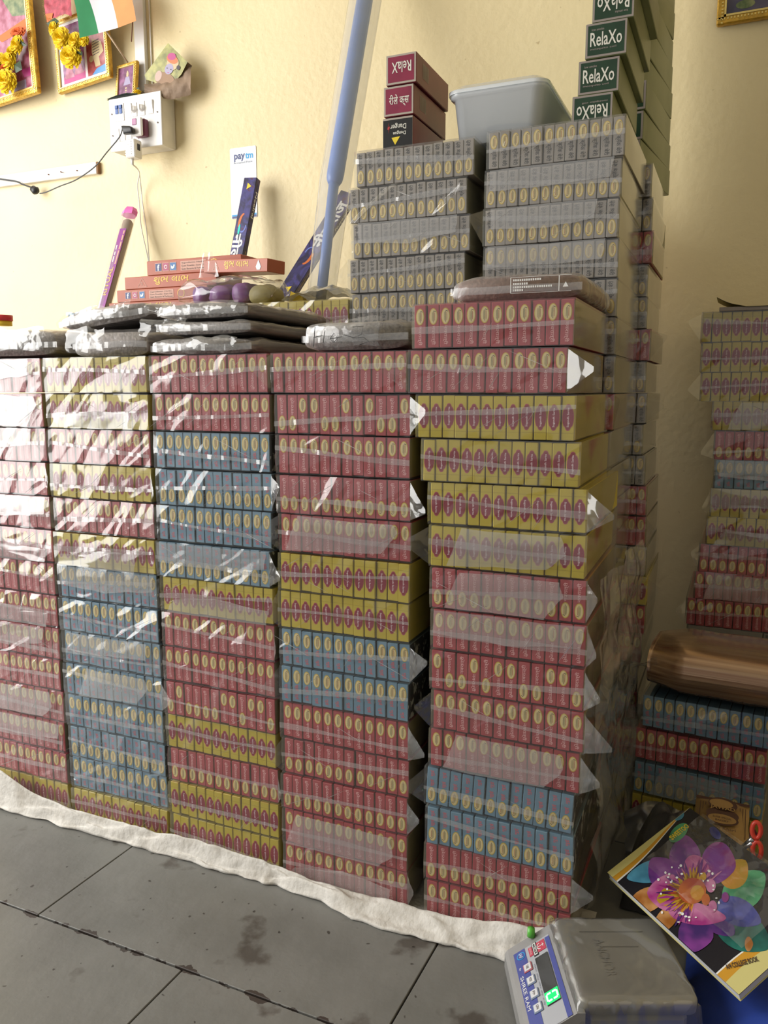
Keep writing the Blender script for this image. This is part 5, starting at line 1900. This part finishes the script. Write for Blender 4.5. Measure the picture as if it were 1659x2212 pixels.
mb.disc(PW * .47, PH * .79, PW * .22, PH * .075, yb - .0004, 'packet_gold', n=24)
mb.disc(PW * .5, PH * .60, PW * .30, PH * .12, yb, 'packet_brown', n=24)
mb.disc(PW * .5, PH * .52, PW * .30, PH * .105, yb - .0004, 'packet_brown', n=24)
mb.disc(PW * .5, PH * .52, PW * .26, PH * .08, yb - .0008, 'packet_gold', n=24)
mb.quad(0, PW, PH * .94, PH * .985, 0.008, 'packet_brown')
mb.text('JAWAD', PW * .5, PH * .70, PH * .075, yb - .0012, 'packet_gold', width=PW * .46, bold=.02)
mb.text('SUPER SPECIAL', PW * .5, PH * .54, PH * .03, yb - .0012, 'packet_brown', width=PW * .34)
mb.text('BAKERY', PW * .5, PH * .49, PH * .03, yb - .0012, 'packet_brown', width=PW * .24)
mb.text('Jeera Khari', PW * .5, PH * .36, PH * .065, yb - .0006, 'packet_brown', width=PW * .5, bold=.01)
mb.build('print', t)
# scissors
mat('scissor_red', (0.62, 0.055, 0.03), rough=0.3)
mat('steel', (0.45, 0.45, 0.46), rough=0.25, metal=0.9)
YC = 1.17
c0 = at(1634, 1818, YC)
t = thing('scissors', 'scissors with red-orange ring handles beside the snack packet', 'scissors', c0)
for (cx_, cy_, rx, ry, an) in ((1634, 1793, 9.5, 17, .05), (1635, 1837, 9.5, 19, -.03)):
    pts = []
    for k in range(25):
        a_ = 2 * math.pi * k / 24
        pts.append(at(cx_ + rx * math.cos(a_), cy_ + ry * math.sin(a_), YC) - c0)
    MB().tube(pts, 0.0032, 'scissor_red', n=8, cap=False).build('ring_handle', t, True)
q0, q1 = at(1626, 1812, YC) - c0, at(1580, 1845, YC + 0.04) - c0
MB().tube([q0, q0 + (q1 - q0) * .2, q1], [0.004, 0.003, 0.0008], 'steel', n=6).build('blade', t, True)
MB().tube([q0 + Vector((0, 0, -.006)), q1 + Vector((0, 0, -.003))], [0.0035, 0.0008], 'steel', n=6).build('blade', t, True)

# ------------------------------------------------------------------ weighing scale
mat('scale_grey', (0.29, 0.285, 0.28), rough=0.35, metal=0.2, vary=0.05)
mat('scale_steel', (0.36, 0.345, 0.32), rough=0.45, metal=0.35, vary=0.10, scale=8)
mat('panel_blue', (0.055, 0.07, 0.28), rough=0.35)
mat('panel_grey', (0.40, 0.41, 0.44), rough=0.35)
mat('lcd_black', (0.035, 0.035, 0.034), rough=0.15)
mat('led_glow', (0.0, 0.62, 0.12), emit=0.9)
mat('led_core', (0.80, 1.0, 0.86), emit=1.6)
mat('knob_green', (0.10, 0.45, 0.05), rough=0.3)
mat('anchor_red', (0.50, 0.05, 0.09), rough=0.4)
mat('key_white', (0.66, 0.66, 0.68), rough=0.4)
mat('key_red', (0.46, 0.12, 0.15), rough=0.4)
mat('key_blue', (0.20, 0.25, 0.36), rough=0.4)
film_mat('scale_film', 0.09, bump=0.4, scale=14, tint=(0.85, 0.85, 0.83), warp=0.5)
PZ = 0.086
TL, TR_, BR_, BL_ = atz(1190, 1985, PZ), atz(1412, 1982, PZ), atz(1522, 2168, PZ), atz(1258, 2165, PZ)
ea = ((TR_ - TL) + (BR_ - BL_)).normalized()
eb = Vector((-ea.y, ea.x, 0))
cen = (TL + TR_ + BR_ + BL_) / 4
S = ((TR_ - TL).length + (BR_ - BL_).length) / 2
S2 = ((TL - BL_).length + (TR_ - BR_).length) / 2
t = thing('weighing_scale', 'electronic weighing scale with steel platform showing a green zero', 'scale', (cen.x, cen.y, 0.0015), (0, 0, math.atan2(ea.y, ea.x)))
hx, hy = S / 2, S2 / 2
XL = -hx - 0.066       # outer edge of the display wedge
body = rr(XL, hx - 0.008, -hy + 0.004, hy - 0.004, 0.012)
MB().box(-hx + 0.01, hx - 0.01, -hy + 0.008, hy - 0.008, 0.008, 0.060, 'scale_grey', b=0.006).build('body', t)
for sx in (XL + 0.015, hx - 0.025):
    for sy in (-hy + 0.02, hy - 0.02):
        MB().tube([(sx, sy, 0), (sx, sy, 0.010)], 0.008, 'black_plastic', n=14).build('foot', t, True)
# wedge that carries the panel
yb0, yb1 = -hy - 0.004, hy + 0.002
W3 = [(XL, 0.008), (-hx + 0.006, 0.008), (-hx + 0.006, 0.074), (-hx - 0.004, 0.074), (XL + 0.004, 0.034), (XL, 0.028)]
n = len(W3)
vs = [(x, yb0, z) for x, z in W3] + [(x, yb1, z) for x, z in W3]
MB().add(vs, [list(range(n)), list(range(n, 2 * n))[::-1]] + [(i, n + i, n + (i + 1) % n, (i + 1) % n) for i in range(n)], 'scale_grey').build('display_head', t)
# panel frame: origin at outer low edge; e1 along +y (to the back), e2 up the slope
pa, pb = Vector((XL + 0.004, 0, 0.034)), Vector((-hx - 0.004, 0, 0.074))
slope = (pb - pa)
SL = slope.length
e2 = slope.normalized()
e1 = Vector((0, -1, 0))                       # text runs towards the front of the scale
nn_ = e1.cross(e2)
if nn_.z < 0:
    nn_ = -nn_
LEN = yb1 - yb0
o_ = Vector((pa.x, yb1, pa.z))
MP = Matrix(((e1.x, nn_.x * -1, e2.x, o_.x), (e1.y, nn_.y * -1, e2.y, o_.y), (e1.z, nn_.z * -1, e2.z, o_.z), (0, 0, 0, 1)))


def PQ(mb, x0, x1, z0, z1, k, m):
    return mb.quad(LEN * x0, LEN * x1, SL * z0, SL * z1, -0.0004 * k, m, MP)


mb = MB()
PQ(mb, .10, .99, .10, .92, 1, 'panel_grey')
PQ(mb, .10, .99, .10, .36, 2, 'panel_blue')
PQ(mb, .12, .99, .82, .92, 2, 'panel_blue')
mb.build('panel_sheet', t)
mb = MB().box(LEN * .285, LEN * .80, -0.0018, -0.0004, SL * .52, SL * .80, 'lcd_black', MP)
dw_ = mb.build('display_window', t)
mb = MB()
x0, zc, hh_, ww_ = LEN * .735, SL * .66, SL * .19, LEN * .055
for sx in (-1, 1):
    mb.box(x0 + sx * ww_ * .62 - 0.0010, x0 + sx * ww_ * .62 + 0.0010, -0.0026, -0.0018, zc + 0.0012, zc + hh_ * .5, 'led_core', MP)
    mb.box(x0 + sx * ww_ * .62 - 0.0010, x0 + sx * ww_ * .62 + 0.0010, -0.0026, -0.0018, zc - hh_ * .5, zc - 0.0012, 'led_core', MP)
    mb.box(x0 - ww_ * .5, x0 + ww_ * .5, -0.0026, -0.0018, zc + sx * hh_ * .56 - 0.0010, zc + sx * hh_ * .56 + 0.0010, 'led_core', MP)
mb.build('green_digit', dw_)
mb = MB()
mb.quad(x0 - ww_ * 1.1, x0 + ww_ * 1.1, zc - hh_ * .74, zc + hh_ * .74, -0.00195, 'led_glow', MP)  # green glow around the digit, put in as an emissive patch
mb.build('painted_digit_glow', dw_)
mb = MB()
for k in range(4):
    x = .325 + .145 * k
    mb = MB().box(LEN * (x - .045), LEN * (x + .045), -0.0020, -0.0006, SL * .24, SL * .43, 'key_red' if k == 0 else 'key_blue', MP, b=0.0006)
    mb.box(LEN * (x - .036), LEN * (x + .036), -0.0026, -0.0019, SL * .26, SL * .41, 'key_white', MP, b=0.0005)
    mb.text(('TARE', 'MODE', 'M+', 'ON')[k], LEN * x, SL * .335, SL * .055, -0.0029, 'oval_mark', width=LEN * .04, M=MP)
    mb.build('key', t)
mb = MB()
mb.box(LEN * .125, LEN * .235, -0.0012, -0.0004, SL * .62, SL * .80, 'anchor_red', MP)
mb.box(LEN * .105, LEN * .255, -0.0014, -0.0004, SL * .52, SL * .62, 'black_print', MP)
mb.box(LEN * .112, LEN * .248, -0.0018, -0.0013, SL * .535, SL * .605, 'white_print', MP)
mb.box(LEN * .13, LEN * .23, -0.0010, -0.0004, SL * .43, SL * .515, 'anchor_red', MP)
mb.text('ANCHOR', LEN * .18, SL * .57, SL * .05, -0.0021, 'black_print', width=LEN * .125, M=MP, bold=.03)
mb.text('DIGITAL', LEN * .18, SL * .472, SL * .035, -0.0013, 'badge_ink', width=LEN * .08, M=MP)
mb.quad(LEN * .177, LEN * .183, SL * .645, SL * .775, -0.0015, 'white_print', MP)
mb.quad(LEN * .16, LEN * .20, SL * .745, SL * .755, -0.0016, 'white_print', MP)
for k in range(8):
    a_, b_ = math.pi * (1 + k / 8), math.pi * (1 + (k + 1) / 8)
    mb.add([(LEN * .18 + 0.0058 * r_ * math.cos(q_), -0.0016, SL * .69 + 0.0052 * r_ * math.sin(q_)) for r_, q_ in ((.8, a_), (1, a_), (1, b_), (.8, b_))], [(0, 1, 2, 3)], 'white_print', MP)
mb.build('maker_badge', t)
mb = MB()
mb.disc(LEN * .165, SL * .25, 0.0066, 0.0066, -0.0012, 'ink_sky', n=20, M=MP)
mb.disc(LEN * .165, SL * .25, 0.0052, 0.0052, -0.0014, 'panel_blue', n=20, M=MP)
mb.text('IAF', LEN * .165, SL * .25, SL * .07, -0.0017, 'sticker_white', width=LEN * .05, M=MP)
mb.build('round_badge', t)
mb = MB()
mb.text('SHREE RAM', LEN * .56, SL * .165, SL * .075, -0.0012, 'white_print', width=LEN * .36, M=MP)
mb.text('By', LEN * .30, SL * .17, SL * .05, -0.0012, 'white_print', width=LEN * .03, M=MP)
mb.text('MAX: 30kg  MIN: 40g  d: 2g', LEN * .55, SL * .475, SL * .03, -0.0012, 'ink_grey', width=LEN * .44, M=MP)
mb.build('panel_lettering', t)
MB().tube([(-hx - 0.030, yb1 - 0.004, 0.058), (-hx - 0.030, yb1 - 0.002, 0.070)], [0.0058, 0.005], 'knob_green', n=14).build('level_bubble', t, True)
# platform tray
lv = [(PZ - 0.018, rr(-hx, hx, -hy, hy, 0.014)), (PZ - 0.004, rr(-hx, hx, -hy, hy, 0.014)), (PZ - 0.0015, rr(-hx + .0012, hx - .0012, -hy + .0012, hy - .0012, 0.013)), (PZ - .0005, rr(-hx + .004, hx - .004, -hy + .004, hy - .004, 0.012)), (PZ - .0012, rr(-hx + .018, hx - .018, -hy + .018, hy - .018, 0.01))]
loft(lv, 'scale_steel', True, True).build('platform', t, True)
# raised ribs and maker name pressed in the tray
mb = MB()
mb.box(-hx + .03, hx - .03, hy - .030, hy - .028, PZ - .001, PZ + .0002, 'scale_steel')
mb.box(-hx + .05, hx - .045, hy - .060, hy - .058, PZ - .001, PZ + .0002, 'scale_steel')
mb.build('pressed_rib', t)
mb = MB()
MT = Matrix(((0, 0, 1, -0.022), (-1, 0, 0, 0.0), (0, -1, 0, PZ - .0002), (0, 0, 0, 1)))
mb.text('ANCHOR', 0.0, 0.0, 0.013, 0.0, 'scale_grey', width=0.07, M=MT)
mb.build('pressed_lettering', t)


def pl_film(u, v):
    x, y = -hx - 0.006 + (S + 0.012) * u, -hy - 0.006 + (S2 + 0.012) * v
    z = PZ + 0.0018 + 0.0016 * nz(u * 5, v * 5, 2) + 0.0012 * abs(nz(u * 9 + v * 6, v * 3, 7))
    ed = max(abs(2 * u - 1), abs(2 * v - 1))
    if ed > 0.93:
        z -= 0.05 * (ed - 0.93) / 0.07
        x += 0.006 * nz(u * 12, v * 12, 1)
        y += 0.006 * nz(u * 12, v * 12, 4)
    return (x, y, z)


MB().grid(pl_film, 34, 34, 'scale_film').build('clear_cover', t, True)

# loose wrapping hanging down the flank of the tall stack
o = MB().grid(lambda u, v: (-0.166 + 0.014 * u + 0.026 * abs(nz(u * 3.5, v * 5, 2)) + 0.008 * abs(nz(u * 9, v * 4, 7)), 1.165 + 0.36 * u, 0.03 + 0.52 * v + 0.02 * nz(u * 4, v * 3, 4)), 26, 40, 'loose_film' if 'loose_film' in MATS else film_mat('loose_film', 0.24, bump=0.8, scale=12, stretch=(1, 1, 0.4)).name).build('loose_film', None, True)
tag(o, 'crumpled clear film sheet hanging down the flank of the tall stack', 'plastic film')
